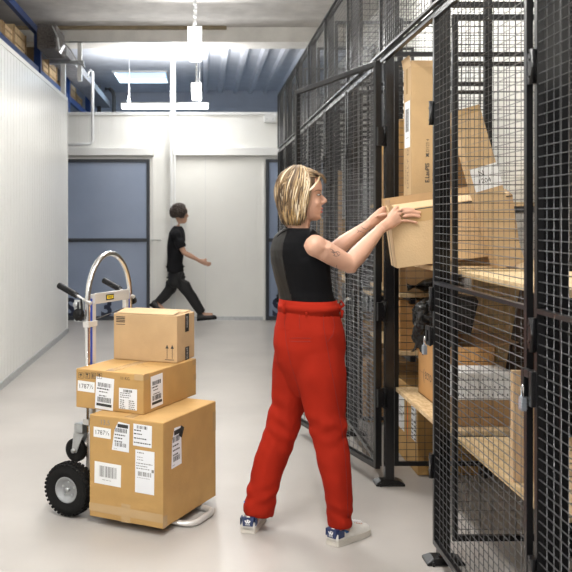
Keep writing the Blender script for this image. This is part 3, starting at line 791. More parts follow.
for i,(px,top,bot,w_,lab) in enumerate(((104,71,112,7,'dark bent vent pipe high on the far wall, the larger of two'),(110,89,112,5,'dark bent vent pipe high on the far wall, the smaller of two'))):
    Y=15.6; a=W(px-w_*.3,top+14,Y); m=MB()
    pts=[W(px+6,top,Y),W(px-1,top,Y),W(px-4,top+3,Y),W(px-5,top+8,Y),W(px-5,bot+6,Y)] if i==0 else [W(px-5,top,Y),W(px,top,Y),W(px+3,top+3,Y),W(px+4,top+7,Y),W(px+4,bot+6,Y)]
    m.tube(pts,.035,10); m.build('vent_pipe','duct_dark',None,0,label=lab,cat='pipe',group='bent pipes on the far wall')

# ------------------------------------------------------------------ upper left: racks and duct beyond the partition
r=empty('pallet_rack',(-2.4,10,0),'blue steel pallet racking standing beyond the left partition','rack')
m=MB()
for z in (3.19,3.66): m.box(-2.02,-1.97,6,15.2,z,z+.08); m.box(-3.0,-2.95,6,15.2,z,z+.08)
m.build('rack_beam','rack_blue',r)
for y in (6,8.3,10.6,12.9,15.2):
    m=MB(); m.box(-2.03,-1.95,y-.04,y+.04,0,3.75); m.box(-3.02,-2.94,y-.04,y+.04,0,3.75)
    for k in range(4): m.obox((-2.97,y-.01,.4+k*.8),(0.97,0,.5 if k%2 else -.5),(0,.02,0),(0,0,.04))
    m.build('rack_upright','rack_blue',r)
m=MB(); m.box(-2.94,-2.03,6,15.2,3.285,3.30); m.build('rack_deck','galv',r)
rr=random.Random(4); y=8.5; i=0
adj=['nearest','second','third','fourth','fifth','sixth','seventh','eighth','ninth','tenth','eleventh','twelfth']
while y<14.6:
    w_=.42+.25*rr.random(); hgt=.16+.13*rr.random()
    for yu in (8.3,10.6,12.9,15.2):
        if y-.06<yu<y+w_+.06: y=yu+.06
    b=MB(); x0=-2.04-.02*rr.random(); b.box(x0-.6,x0,y,y+w_,3.302,3.302+hgt)
    bx=b.build('timber_crate','timber' if i%3 else 'timber_dark',None,.004,label=f'timber crate on the blue racking above the left wall, {adj[i]} along the row',cat='crate',group='timber crates on the blue racking')
    s=MB()
    for z in (.3,.7): s.box(x0,x0+.008,y,y+w_,3.302+hgt*z-.006,3.302+hgt*z+.006)
    s.box(x0,x0+.012,y+.0,y+.03,3.302,3.302+hgt); s.box(x0,x0+.012,y+w_-.03,y+w_,3.302,3.302+hgt); s.build('slat','timber_dark',bx)
    y+=w_+.05; i+=1
m=MB(); m.box(-1.91,-1.66,10.7,15.8,3.44,3.47); m.box(-1.91,-1.895,10.7,15.8,3.47,3.54); m.box(-1.675,-1.66,10.7,15.8,3.47,3.54)
ct=m.build('cable_tray','duct',None,0,label='grey cable tray running along under the ceiling above the left wall',cat='cable tray')
m=MB()
for k,(dx,rad) in enumerate(((-.24,.022),(-.18,.03),(-.12,.024))): m.tube([(-1.6+dx,10.7,3.5),(-1.6+dx,15.8,3.5)],rad,8)
m.build('cable_bundle','duct_dark',ct)
m=MB(); m.box(-1.88,-1.66,9.95,10.6,3.38,3.66); dd=m.build('insulated_duct','duct_dark',None,.02,label='dark speckled insulated duct end above the left wall',cat='duct')
# zig zag sheet hanging at the duct
m=MB(); zz=[W(52,27,9.8),W(57,38,9.8),W(59,52,9.8),W(64,44,9.8),W(70,50,9.8),W(77,62,9.8),W(84,66,9.8)]
for a,b in zip(zz,zz[1:]): m.obox(a,b-a,(0,.12,0),(0,0,.02))
m.build('sheet_bracket','galv',None,0,label='zigzag bent grey metal bracket beside the duct under the ceiling',cat='bracket')
m=MB(); m.box(P2(61,11.1),P2(65.5,11.1),11.06,11.14,2.985,3.40); po=m.build('wall_post','white_paint',None,0,label='short white post on top of the left wall end',cat='post')
m=MB(); m.box(P2(50,11.1),P2(84,11.1),11.05,11.15,3.40,3.438); m.build('support_bracket','galv',None,0,label='grey horizontal support bracket under the cable tray',cat='bracket')
m=MB(); m.box(P2(79,11.3),P2(83,11.3),11.16,11.24,3.2,3.70); m.build('hanger_strut','white_paint',None,0,label='white hanger strut dropping from the ceiling beam to the bracket',cat='bracket')

# ------------------------------------------------------------------ lamps
def lamp_y(y0,L,x,z,label,ceil=3.9,light=55):
    r=empty('tube_lamp',(x,y0,z),label,'lamp','linear lamps hanging along the corridor')
    m=MB(); m.box(x-.06,x+.06,y0,y0+L,z+.035,z+.075); m.box(x-.068,x+.068,y0-.012,y0,z-.03,z+.078); m.box(x-.068,x+.068,y0+L,y0+L+.012,z-.03,z+.078); m.build('lamp_housing','white_paint',r)
    m=MB(); m.box(x-.065,x+.065,y0,y0+L,z-.045,z+.035); m.build('diffuser','lamp',r,.01)
    e=MB(); e.box(x-.064,x+.064,y0-.016,y0-.012,z-.04,z+.07); e.build('end_cover','lamp',r)
    for yy in (y0+.02,y0+L-.05):
        c=MB(); zz=z+.078; k=0
        c.box(x-.02,x+.02,yy-.015,yy+.015,z+.075,z+.1)
        while zz<ceil-.02:
            a=(.012,.004) if k%2 else (.004,.012)
            c.box(x-a[0],x+a[0],yy-a[1],yy+a[1],zz,zz+.034); zz+=.03; k+=1
        c.build('chain','galv',r)
    if light:
        ld=bpy.data.lights.new('lamp_light','AREA'); ld.shape='RECTANGLE'; ld.size=.13; ld.size_y=L; ld.energy=light; ld.color=(1,.985,.955)
        lo=bpy.data.objects.new('lamp_light',ld); COL.objects.link(lo); lo.location=(x,y0+L/2,z-.05)
        l2=bpy.data.lights.new('ceiling_fill_light','AREA'); l2.shape='RECTANGLE'; l2.size=.12; l2.size_y=L; l2.energy=light*.7; l2.color=(1,.985,.96)  # upward fill added above the housing to brighten the ceiling
        lo=bpy.data.objects.new('ceiling_fill_light',l2); COL.objects.link(lo); lo.location=(x,y0+L/2,z+.09); lo.rotation_euler=(math.pi,0,0)
LX=-.078
lamp_y(8.3,1.2,LX,3.19,'hanging linear lamp seen end-on, the nearer and larger of the pair',light=28)
lamp_y(11.3,.8,-.085,3.12,'hanging linear lamp seen end-on, the farther and smaller of the pair',ceil=3.7,light=17)
for y,nn in ((5.2,'just ahead of the woman'),(2.2,'above the camera side of the woman'),(-.8,'behind the viewpoint'),(-3.6,'far behind the viewpoint')): lamp_y(y,1.3,LX,3.19,'hanging linear lamp over the corridor, '+nn,light=62)
for y,nn in ((.4,'nearest'),(2.9,'middle'),(5.3,'third')): lamp_y(y,1.3,1.60,3.45,'added unseen linear lamp over the cages, the '+nn+' one',light=20)  # lamp row added out of view to brighten cage contents and right wall
lamp_y(7.0,1.2,1.6,3.76,'added unseen linear lamp close under the ceiling above the far cages',light=40)  # added out of view to brighten the far stretch of the right wall
r=empty('tube_lamp',(W(165,107,12.25)),'horizontal linear lamp hanging crosswise in front of the back wall','lamp')
Y=12.25; x0,x1=P2(121,Y),P2(209,Y); z=CH+(HY-106)*Y/FX
m=MB(); m.box(x0,x1,Y-.05,Y+.05,z+.02,z+.045); m.build('lamp_housing','white_paint',r)
m=MB(); m.box(x0+.01,x1-.01,Y-.055,Y+.055,z-.04,z+.02); m.build('diffuser','lamp',r,.008)
m=MB(); m.tube([(P2(129,Y),Y,z+.045),(P2(129,Y),Y,3.8)],.009,6); m.tube([(P2(127.6,Y),Y,z+.045),(P2(129,Y),Y,z+.16),(P2(130.4,Y),Y,z+.045)],.006,6); m.build('hanging_rod','white_paint',r)
m=MB(); m.tube([(P2(199.5,Y),Y,z+.045),(P2(199.5,Y),Y,3.8)],.009,6); m.build('hanging_rod','white_paint',r)
ld=bpy.data.lights.new('lamp_light','AREA'); ld.shape='RECTANGLE'; ld.size=x1-x0; ld.size_y=.1; ld.energy=3; ld.color=(1,.985,.955)
lo=bpy.data.objects.new('lamp_light',ld); COL.objects.link(lo); lo.location=((x0+x1)/2,Y,z-.045)
l2=bpy.data.lights.new('ceiling_fill_light','AREA'); l2.shape='RECTANGLE'; l2.size=x1-x0; l2.size_y=.08; l2.energy=48; l2.color=(1,.985,.96)  # extra upward fill added over the crosswise lamp for the far ceiling
lo=bpy.data.objects.new('ceiling_fill_light',l2); COL.objects.link(lo); lo.location=((x0+x1)/2,Y,z+.055); lo.rotation_euler=(math.pi,0,0)
# skylight daylight
ld=bpy.data.lights.new('skylight','AREA'); ld.shape='RECTANGLE'; ld.size=.8; ld.size_y=1.0; ld.energy=25; ld.color=(.6,.8,1)
lo=bpy.data.objects.new('skylight',ld); COL.objects.link(lo); lo.location=((sk[0]+sk[1])/2,(sk[2]+sk[3])/2,3.855)

# ================================================================== CAGES
PX=1.02
PY=[1.5,2.6,3.735,4.83,5.93,7.03,8.13,9.23,10.33,11.43]
ordn=['','','','','first','second','third','fourth','fifth','sixth','seventh']
def post_mb(h=3.08,s=.05):
    m=MB(); m.box(-s/2,s/2,-s/2,s/2,.008,h); return m
def foot_mb():
    m=MB(); m.box(-.08,.08,-.05,.05,0,.012)
    m.hexa([(-.08,-.05,.012),(.08,-.05,.012),(.08,.05,.012),(-.08,.05,.012),(-.05,-.035,.028),(.05,-.035,.028),(.05,.035,.028),(-.05,.035,.028)])
    m.box(-.06,-.05,-.06,-.045,.0,.02); return m
pl={0:'black cage post outside the picture at the right',1:'black cage post nearest the camera, at the right beside the locked mesh door',2:'black cage post at the near side of the open doorway, right of the held box',
    3:'black cage post at the hinge side of the open mesh door'}
me_post=post_mb().mesh('post','black_gloss'); me_foot=foot_mb().mesh('foot','black_paint')
def linkdata(name,me,parent,loc,bev=0):
    o=bpy.data.objects.new(name,me); COL.objects.link(o); o.parent=parent; o.location=loc
    if bev:
        b=o.modifiers.new('bevel','BEVEL'); b.width=bev; b.segments=2; b.limit_method='ANGLE'
    return o
for i,y in enumerate(PY):
    if y<2: continue
    lab=pl.get(i) or f'black steel cage post, {ordn[i]} one beyond the hinge post of the open door'
    if i>=9: lab='black steel cage post at the far end of the cage row'
    e=empty('cage_post',(PX,y,0),lab,'post','black posts along the cage front')
    linkdata('upright',me_post,e,(0,0,0),.004); linkdata('foot',me_foot,e,(0,0,0),.004)
# top rail
m=MB(); m.box(.988,1.012,2.0,11.46,2.322,2.352)
m2=MB(); 
tr=m.build('cage_top_rail','black_paint',None,.003,label='long glossy black rail along the cage front above the doors',cat='rail')
m=MB(); m.box(1.0,1.03,2.0,11.46,3.06,3.09); m.build('cage_crown_rail','black_gloss',None,.003,label='black rail along the very top of the cage front',cat='rail')

def wires(m,u0,u1,z0,z1,pu,pz,r,axis):
    """axis 'y': panel in the plane x=0 running along y; axis 'x': along x. Horizontal wires sit one wire thickness in front."""
    nu=int(round((u1-u0)/pu)); nz=int(round((z1-z0)/pz))
    for i in range(1,nu):
        u=u0+(u1-u0)*i/nu
        m.tube([(0,u,z0),(0,u,z1)] if axis=='y' else [(u,0,z0),(u,0,z1)],r,5,caps=False)
    for i in range(1,nz):
        z=z0+(z1-z0)*i/nz
        m.tube([(-2*r,u0,z),(-2*r,u1,z)] if axis=='y' else [(u0,-2*r,z),(u1,-2*r,z)],r,5,caps=False)
def frame_rect(m,u0,u1,z0,z1,t,axis,dep=.02,mid=None):
    def bx(a,b,c,d):
        if axis=='y': m.box(-dep/2,dep/2,a,b,c,d)
        else: m.box(a,b,-dep/2,dep/2,c,d)
    bx(u0,u0+t,z0,z1); bx(u1-t,u1,z0,z1); bx(u0+t,u1-t,z0,z0+t); bx(u0+t,u1-t,z1-t,z1)
    if mid: bx(u0+t,u1-t,mid-.007,mid+.007)
def linkdata(name,me,parent,loc,bev=0):
    o=bpy.data.objects.new(name,me); COL.objects.link(o); o.parent=parent; o.location=loc
    if bev:
        b=o.modifiers.new('bevel','BEVEL'); b.width=bev; b.segments=2; b.limit_method='ANGLE'
    return o
G=1.04; WR=.0019
m=MB(); wires(m,.02,G-.02,.10,2.30,.05,.03,WR,'y'); me_low=m.mesh('mesh_low','wire')
m=MB(); frame_rect(m,0,G,.09,2.318,.022,'y',mid=1.19); me_lowf=m.mesh('frame_low','black_paint')
m=MB(); wires(m,0,1.10,2.36,3.06,.05,.03,WR,'y'); me_up=m.mesh('mesh_up','wire')
m=MB(); frame_rect(m,.0,1.10,2.355,3.06,.012,'y'); me_upf=m.mesh('frame_up','black_paint')
D=.90
m=MB(); wires(m,.02,D-.02,.09,2.32,.05,.04,WR,'x'); me_p=m.mesh('mesh_part','wire_dark')
m=MB(); frame_rect(m,0,D,.08,2.33,.024,'x'); me_pf=m.mesh('frame_part','black_paint')
m=MB(); wires(m,.02,D-.02,2.37,3.04,.05,.04,WR,'x'); me_pu=m.mesh('mesh_part_up','wire_dark')
m=MB(); frame_rect(m,0,D,2.36,3.05,.024,'x'); me_puf=m.mesh('frame_part_up','black_paint')
def hinge_mb(): 
    m=MB(); m.box(-.018,.018,-.012,.03,-.045,.045); m.tube([(-.02,-.014,-.05),(-.02,-.014,.05)],.011,10); 
    for z in (-.025,.025): m.tube([(-.022,.018,z),(-.016,.018,z)],.006,6)
    return m
me_h=hinge_mb().mesh('hinge','black_paint')
for i in range(len(PY)-1):
    y0,y1=PY[i],PY[i+1]
    if y0<1.6: 
        # bay at the right picture edge
        pass
    g=y1-y0
    names={0:'locked black mesh door at the far right edge of the picture',1:'locked black mesh door of the nearest cage, right of the doorway with a padlock'}
    nm=names.get(i) or f'closed black mesh cage door, {ordn[i+1]} bay beyond the open door'
    if i==8: nm='closed black mesh cage door in the last bay at the far end of the row'
    if i!=2:
        e=empty('cage_door',(.977,y0+.03,0),nm,'mesh door','closed mesh doors along the cage front')
        a=linkdata('wire_mesh',me_low,e,(0,0,0)); a.scale=(1,(g-.06)/G,1)
        f=linkdata('door_frame',me_lowf,e,(0,0,0)); f.scale=(1,(g-.06)/G,1)
        for z in (.42,1.12,1.90): h=linkdata('hinge',me_h,e,(0,g-.06,z))
    e=empty('upper_mesh_panel',(.977,y0,0),{0:'upper wire mesh panel above the door at the far right edge',1:'upper wire mesh panel above the nearest locked door',2:'upper wire mesh panel above the open doorway'}.get(i) or (f'upper wire mesh panel above the {ordn[i+1]} bay beyond the open door' if i<8 else 'upper wire mesh panel above the last bay at the far end of the row'),'mesh panel','upper mesh panels along the cage front')
    a=linkdata('wire_mesh',me_up,e,(0,0,0)); a.scale=(1,g/1.10,1)
    a=linkdata('panel_frame',me_upf,e,(0,0,0)); a.scale=(1,g/1.10,1)
for i,y in enumerate(PY):
    if i==0: continue
    base={1:'at the near end of the first bay',2:'between the first bay and the open bay',3:'at the far side of the open bay'}.get(i) or f'between bays behind the {ordn[i]} post beyond the open door'
    yy=y+.03 if i in(1,2) else y+.075
    e=empty('partition_panel',(1.065,yy,0),'black wire mesh partition panel '+base,'mesh panel','mesh partitions between the bays')
    linkdata('wire_mesh',me_p,e,(0,0,0)); linkdata('panel_frame',me_pf,e,(0,0,0))
    e=empty('upper_partition_panel',(1.065,yy,0),'upper black wire mesh partition panel '+base,'mesh panel','upper mesh partitions between the bays')
    linkdata('wire_mesh',me_pu,e,(0,0,0)); linkdata('panel_frame',me_puf,e,(0,0,0))
    m=MB(); m.box(1.58,1.62,yy+.02,yy+.06,0,3.08)
    m.build('rack_upright','black_paint',None,.003,label='black shelf upright '+base,cat='shelf upright',group='black shelf uprights inside the cages')
# open door, hinged at the fourth post
hx,hy=.955,4.80
far=V((.63,5.94,0)); dv=(far-V((hx,hy,0))); Wd=1.18; dv.normalize(); nrm=V((dv.y,-dv.x,0))
e=empty('open_cage_door',(hx,hy,0),'open black mesh cage door swung out into the corridor behind the woman','mesh door')
e.rotation_euler=(0,0,math.atan2(dv.y,dv.x)-math.pi/2)
linkdata('wire_mesh',me_low,e,(0,0,0)).scale=(1,Wd/G,1.01); 
m=MB(); frame_rect(m,0,Wd,.09,2.32,.03,'y',dep=.03,mid=None); linkdata('door_frame',m.mesh('frame_open','black_paint'),e,(0,0,0),.003)
for z in (.48,.95,1.905):
    m=MB(); m.box(-.03,.02,-.02,.02,-.05,.05); m.tube([(.01,-.02,-.055),(.01,-.02,.055)],.013,10)
    for zz in (-.03,.03): m.tube([(.0,-.024,zz),(.0,-.018,zz)],.007,6)
    linkdata('hinge',m.mesh('hinge_open','black_paint'),e,(0.02,0.0,z))
# lever handle of the closed door behind it
def lever(pos,label):
    e=empty('lever_handle',pos,label,'door lever')
    m=MB(); m.box(-.02,-.005,-.025,.025,-.10,.06); linkdata('back_plate',m.mesh('plate','black_paint'),e,(0,0,0),.003)
    m=MB(); m.tube([(-.005,0,0),(-.045,0,0)],.011,8); m.tube([(-.045,0,0),(-.052,.03,-.01),(-.052,.10,-.04)],[.013,.012,.009],8); linkdata('lever',m.mesh('lever','steel_lever'),e,(0,0,0))
lever((.972,5.62,.945),'silver lever handle on a closed mesh door, seen through the open door')
def padlock(pos,label,horiz=1):
    e=empty('padlock',pos,label,'padlock','padlocks on the cage doors'); e.scale=(.72,.72,.85)
    m=MB(); m.box(-.011,.011,-.019,.019,-.075,-.03); 
    for z in (-.065,-.055,-.045): m.box(-.0125,.0125,-.0205,.0205,z-.0018,z+.0018)
    linkdata('lock_body',m.mesh('lb','lock_steel'),e,(0,0,0),.003)
    m=MB(); m.tube([(0,-.012,-.03),(0,-.012,.0),(0,-.008,.010),(0,0,.013),(0,.008,.010),(0,.012,0),(0,.012,-.03)],.0035,8); linkdata('shackle',m.mesh('sh','chrome'),e,(0,0,0))
def hasp(pos,label,sz=1.0):
    e=empty('lock_hasp',pos,label,'hasp','black lock hasps on the cage')
    m=MB(); s=sz
    m.box(-.03*s,-.012,-.045*s,-.022*s,-.055*s,.055*s); m.box(-.03*s,-.012,.022*s,.045*s,-.055*s,.055*s); m.box(-.03*s,-.012,-.022*s,.022*s,.03*s,.055*s); m.box(-.03*s,-.012,-.022*s,.022*s,-.055*s,-.034*s)
    m.box(-.012,.012,-.03*s,.03*s,-.05*s,.05*s)
    linkdata('bracket',m.mesh('hasp','black_paint'),e,(0,0,0),.003)
hasp((.982,2.60,CH-(387-HY)*2.6/FX),'black lock hasp on the nearest cage door at the right edge',.95)
padlock((.944,2.60,CH-(387-HY)*2.6/FX-.005),'steel padlock hanging on the nearest cage door at the right edge')
zz=CH-(335-HY)*3.74/FX
hasp((.972,3.725,zz),'black lock hasp on the post beside the open doorway',.75)
padlock((.945,3.755,zz-.02),'small steel padlock hanging from the hasp beside the open doorway')
# ================================================================== SHELVES AND STORED THINGS
ZB, ZT = .53, 1.235
def shelf(x0,x1,y0,y1,z,label,m_='osb',name='storage_shelf'):
    m=MB(); m.box(x0,x1,y0,y1,z-.022,z); o=m.build(name,m_,None,.0015,label=label,cat='shelf',group='wood shelves in the cages')
    for xa in (x0+(.06 if z<1.2 else .38),x1-.09):
        m=MB(); m.box(xa,xa+.03,y0+.01,y1-.01,z-.06,z-.023); m.build('support_rail','black_paint',o)
    return o
shelf(1.07,1.98,2.72,3.70,ZB+.01,'low light wood shelf in the cage nearest the camera')
shelf(1.06,1.98,3.84,4.84,ZB,'low light wood shelf in the open cage, its corner sticking out at the doorway')
shelf(1.09,1.98,2.72,3.70,ZT,'upper light wood shelf in the cage nearest the camera')
shelf(1.075,1.98,3.84,4.84,ZT,'upper light wood shelf in the open cage under the held box')
shelf(1.12,1.98,5.0,5.9,.70,'light wood shelf in the cage behind the open one, at knee height')
shelf(1.12,1.98,5.0,5.9,1.03,'light wood shelf in the cage behind the open one, at waist height')
shelf(1.12,1.98,5.0,5.9,1.55,'light wood shelf in the cage behind the open one, above head height of boxes')
for i,y in enumerate(PY[4:9]):
    shelf(1.15,1.98,y+.1,y+1.0,.95,f'low wood shelf inside the {ordn[i+4]} cage past the one behind the doorway')

def carton(name,x0,x1,y0,y1,z0,z1,m_,label,cat='box',rotz=0,tapec=True,parent=None,bev=.004,group=None,rotx=0,roty=0):
    c=V(((x0+x1)/2,(y0+y1)/2,z0)); o=MB(); hx_,hy_,h=(x1-x0)/2,(y1-y0)/2,z1-z0
    o.box(-hx_,hx_,-hy_,hy_,0,h); b=o.build(name,m_,None,bev,label=label,cat=cat,group=group)
    b.location=c; b.rotation_euler=(rotx,roty,rotz)
    if tapec:
        t=MB(); 
        if hx_>hy_: t.box(-hx_-.0008,hx_+.0008,-.025,.025,-.0005 if False else h-.05,h+.0008)
        else: t.box(-.025,.025,-hy_-.0008,hy_+.0008,h-.05,h+.0008)
        q=t.build('tape','tape_clear'); q.parent=b
    return b
def onbox(b,fn):   # run fn() for objects built in the local space of b
    before=set(bpy.data.objects); fn()
    for o in set(bpy.data.objects)-before:
        if o.parent is None: o.parent=b

# tall carton on the upper shelf
b=carton('tall_carton',1.062,1.225,4.49,4.66,ZT,2.235,'card_mid','tall narrow open carton with printed text standing behind the held box',tapec=False)
def f1():
    hx_,hy_=.0815,.085; H=2.235-ZT
    m=MB(); m.box(-hx_+.004,hx_-.004,-hy_+.004,hy_-.004,H,H+.004); m.build('carton_inside','card_inner')
    m=MB(); m.obox((-hx_,-hy_,H),(0,2*hy_,0),(-.012,0,.055),(.003,0,0)); m.build('flap','card_light')
    m=MB(); m.obox((-hx_,-hy_,H-.002),(2*hx_,0,0),(0,-.006,.03),(0,.003,0)); m.build('flap','card_light')
    m=MB(); m.obox((-hx_,hy_,H),(2*hx_,0,0),(0,.02,.035),(0,-.003,0)); m.build('flap','card_light')
    f=Face((-hx_,hy_,H),(0,-1,0),(0,0,-1))   # left face
    L=shiplabel(None,f,.03,.17,.115,.24,'code',3)
    t=MB(); f.text(t,'DOLLY DO',.10,.50,.05,.0006,0,rot=-math.pi/2); f.text(t,'model 20 kg',.05,.55,.02,.0006,0,rot=-math.pi/2); t.build('printed_text','ink_brown')
    t=MB(); f.rect(t,.06,.0,.04,.13,.0004,0,.0006); t.build('tape','tape_clear')
    f=Face((-hx_,-hy_,H),(1,0,0),(0,0,-1))
    t=MB(); f.text(t,'E.LauPlS',.083,.545,.030,.0008,0,rot=-math.pi/2,bold=.0008)
    f.text(t,'LD123 4',.085,.41,.022,.0008,0,rot=-math.pi/2)
    barcode(f,t,.11,.36,.035,.10,.0008,0,14,5,True)
    f.text(t,'1600 x 165 mm',.112,.56,.013,.0008,0,rot=-math.pi/2); f.text(t,'230 V  50 Hz',.135,.56,.013,.0008,0,rot=-math.pi/2)
    c=[(.083+.014*math.cos(a*math.pi/4)*(1 if a%2 else .4),.455+.014*math.sin(a*math.pi/4)*(1 if a%2 else .4)) for a in range(8)]; f.poly(t,c,.0009,0)
    t.build('printed_text','ink')
onbox(b,f1)

# leaning long carton with white label
Y0=3.93
pa,pb=W(512,266,Y0),W(466,108,Y0); ax=(pb-pa).normalized(); side=V((0,1,0)).cross(ax).normalized(); 
if side.x<0: side=-side
m=MB(); m.obox(pa-side*.062,side*.124,V((0,.10,0)),ax*((pb-pa).length)); lc=m.build('long_carton','card_pale',None,.004,label='long narrow carton leaning left on the upper shelf with a white paper band',cat='box')
f=Face(pa-side*.062+ax*((pb-pa).length),side,-ax)
m=MB(); f.rect(m,-.001,.27,.126,.105,.0003,0,.001); pbnd=m.build('paper_band','paper',lc)
m=MB(); f.text(m,'N',.045,.30,.035,.0016,0); f.text(m,'1204',.05,.335,.03,.0016,0,rot=.1); m.build('band_writing','ink',pbnd)
m=MB(); f.rect(m,.0,.0,.124,.03,.0003,0,.0006); m.build('tape','tape_clear',lc)
# big brown cartons behind, on the shelf of the next cage
carton('wide_carton',1.28,1.50,4.46,4.82,ZT,ZT+.30,'card_brown','wide brown carton on the upper shelf behind the leaning long carton')
carton('stacked_carton',1.13,1.68,5.1,5.7,1.55,1.86,'card_brown','brown carton high on the shelf of the cage behind the open one, under mesh')
carton('stacked_carton',1.15,1.60,5.15,5.7,1.862,2.04,'card','flatter brown carton lying on top of the high brown carton',tapec=True)
carton('shelf_carton',1.13,1.46,5.05,5.55,1.03,1.38,'card_brown','dark brown carton on the waist high shelf behind the open cage')
carton('shelf_carton',1.13,1.45,5.05,5.5,.70,.985,'card_orange','orange brown carton on the knee high shelf behind the open cage')
m=MB(); m.tube([(1.16,5.0,1.035+.03),(1.25,4.98,1.075),(1.33,5.0,1.085),(1.42,5.0,1.06)],[.025,.035,.04,.02],10); m.box(0,0,0,0,0,0) if False else None
m.build('work_glove','bag',None,0,label='small dark bundle lying on the edge of the waist high shelf',cat='bundle')
carton('pale_box',1.50,1.72,5.05,5.4,1.03,1.33,'foam','pale white box on the waist high shelf behind the open cage',tapec=False)

# floor cartons under the shelves
b=carton('floor_carton',1.215,1.56,4.985,5.55,0.002,.47,'card','large ochre carton on the floor under the low shelf, with papers stuck on it')
def f2():
    hx_,hy_,H=.1725,.2825,.468
    f=Face((-hx_,hy_,H),(0,-1,0),(0,0,-1))
    shiplabel(None,f,.02,.10,.22,.20,'doc',4); shiplabel(None,f,.42,.03,.12,.26,'grid',7)
    m=MB(); f.poly(m,[(.325,.10),(.345,.16),(.348,.22),(.335,.26),(.33,.34),(.315,.26),(.308,.2),(.315,.15)],.0015,0); m.build('orange_mark','orange_ink')
    f=Face((-hx_,-hy_,H),(1,0,0),(0,0,-1)); shiplabel(None,f,.12,.02,.16,.20,'ship',8)
onbox(b,f2)
carton('floor_carton',1.60,1.93,5.0,5.5,.002,.30,'card_orange','brown carton on the floor right of the ochre carton under the shelf')

# open carton, black bag, black board
c0=V((1.15,4.18,ZB+.001))
e=empty('open_carton',c0,'open orange brown carton standing on the low shelf in the open cage','box')
def P_(x,y,z): return V((c0.x+x,c0.y+y,c0.z+z))
m=MB(); th=.005; w_,l_,h_=.24,.52,.315
m.box(c0.x,c0.x+w_,c0.y,c0.y+l_,c0.z,c0.z+th)
m.box(c0.x,c0.x+th,c0.y,c0.y+l_,c0.z,c0.z+h_); m.box(c0.x+w_-th,c0.x+w_,c0.y,c0.y+l_,c0.z,c0.z+h_)
m.box(c0.x,c0.x+w_,c0.y,c0.y+th,c0.z,c0.z+h_); m.box(c0.x,c0.x+w_,c0.y+l_-th,c0.y+l_,c0.z,c0.z+h_)
body=m.build('carton_body','card_orange',e)
m=MB(); m.obox(P_(w_,0,h_),(0,l_,0),(.11,0,.02),(0,0,.004)); m.build('flap','card_inner',e)
m=MB(); m.obox(P_(0,l_,h_),(w_,0,0),(0,.05,.09),(0,.004,0)); m.build('flap','card_inner',e)
f=Face((c0.x,c0.y+l_,c0.z+h_),(0,-1,0),(0,0,-1))
m=MB(); f.text(m,'ECTO',.21,.20,.05,.0008,0,bold=.001); f.text(m,'(',.12,.20,.075,.0008,0,bold=.001); m.build('printed_text','ink_brown',body)
m=MB(); m.box(c0.x+.0-.0012,c0.x,c0.y,c0.y+l_,c0.z+.12,c0.z+.1225); m.build('crease','card_brown',body)

m=MB(); rb=random.Random(3)
ctr=W(430,318,4.62)
m.ell(ctr+V((.02,0,-.01)),(.115,.09,.13),n=24,k=16); m.ell(ctr+V((-.05,0,-.10)),(.05,.05,.06)); m.ell(ctr+V((.06,-.05,.03)),(.09,.07,.10)); m.tube([ctr+V((-.05,0,-.1)),ctr+V((-.10,-.02,-.17))],[.03,.008])
m.ell(ctr+V((.05,-.0,-.15)),(.09,.08,.14))
bg=fuse(m,'plastic_bag','bag',.008,1)
for v in bg.data.vertices:
    n=noise.noise_vector(v.co*16)*.022+noise.noise_vector(v.co*45)*.008; v.co+=n
tag(bg,'crumpled black plastic bag sticking out of the open carton','bag')
q=[W(436,291,4.3),W(479,301,4.3),W(471,336,4.35),W(439,325,4.35)]
m=MB(); n_=(q[1]-q[0]).cross(q[3]-q[0]).normalized()*.05
m.hexa([q[0],q[1],q[2],q[3],q[0]+n_,q[1]+n_,q[2]+n_,q[3]+n_]); m.build('black_case','black_board',None,.005,label='flat black case propped at a tilt above the open carton',cat='case')
# foam box on small carton
fx0,fx1=W(455,400,3.93).x,W(511,400,3.93).x
carton('small_carton',fx0-.005,fx1+.01,3.93,4.14,ZB+.001,.645,'card_brown','brown flat carton on the low shelf carrying the white foam box',tapec=True)
b=carton('foam_box',fx0,fx1,3.93,4.13,.646,.765,'foam','white perforated foam box lying on the brown flat carton',tapec=False)
def f3():
    hx_=(fx1-fx0)/2; f=Face((-hx_,-.10,.119),(1,0,0),(0,0,-1)); m=MB()
    for i in range(11):
        for j in range(3):
            f.rect(m,.012+i*.022+(j%2)*.009,.022+j*.034,.006,.010,.0002,0,.0006)
    m.build('hole_pattern','foam_hole')
    m=MB(); m.box(-hx_-.004,hx_+.004,-.104,.104,.112,.122); m.build('lid','foam')
onbox(b,f3)
# osb sheet and dark board behind
m=MB(); m.box(W(474,0,4.72).x,1.96,4.74,4.765,ZB+.002,1.16); m.build('osb_sheet','osb_wall',None,0,label='tall yellowish chipboard sheet standing at the back of the low shelf',cat='board')
q=[W(523,286,4.25),W(548,286,4.25),W(544,396,4.25),W(501,396,4.25)]
q=[W(522,288,4.3),W(560,288,4.3),W(545,411,4.3),W(500,411,4.3)]
m=MB(); d_=V((0,.03,0)); m.hexa([p for p in q]+[p+d_ for p in q]); m.build('dark_panel','dark_board',None,.003,label='dark brown panel leaning behind the light plank on the low shelf',cat='board')
m=MB(); m.hexa([(1.115,3.13,ZB+.011),(1.20,3.13,ZB+.011),(1.20,3.17,ZB+.011),(1.115,3.17,ZB+.011),(1.085,3.13,.90),(1.17,3.13,.90),(1.17,3.17,.90),(1.085,3.17,.90)])
q=[W(513.5,452,3.08),W(534,468,3.0)]
m=MB(); m.box(W(513,450,3.06).x,W(534,450,3.06).x+.02,3.06,3.085,ZB+.011,W(0,371,3.06).z); m.build('plank','plywood',None,.001,label='short light wood plank standing upright on the near low shelf',cat='board')
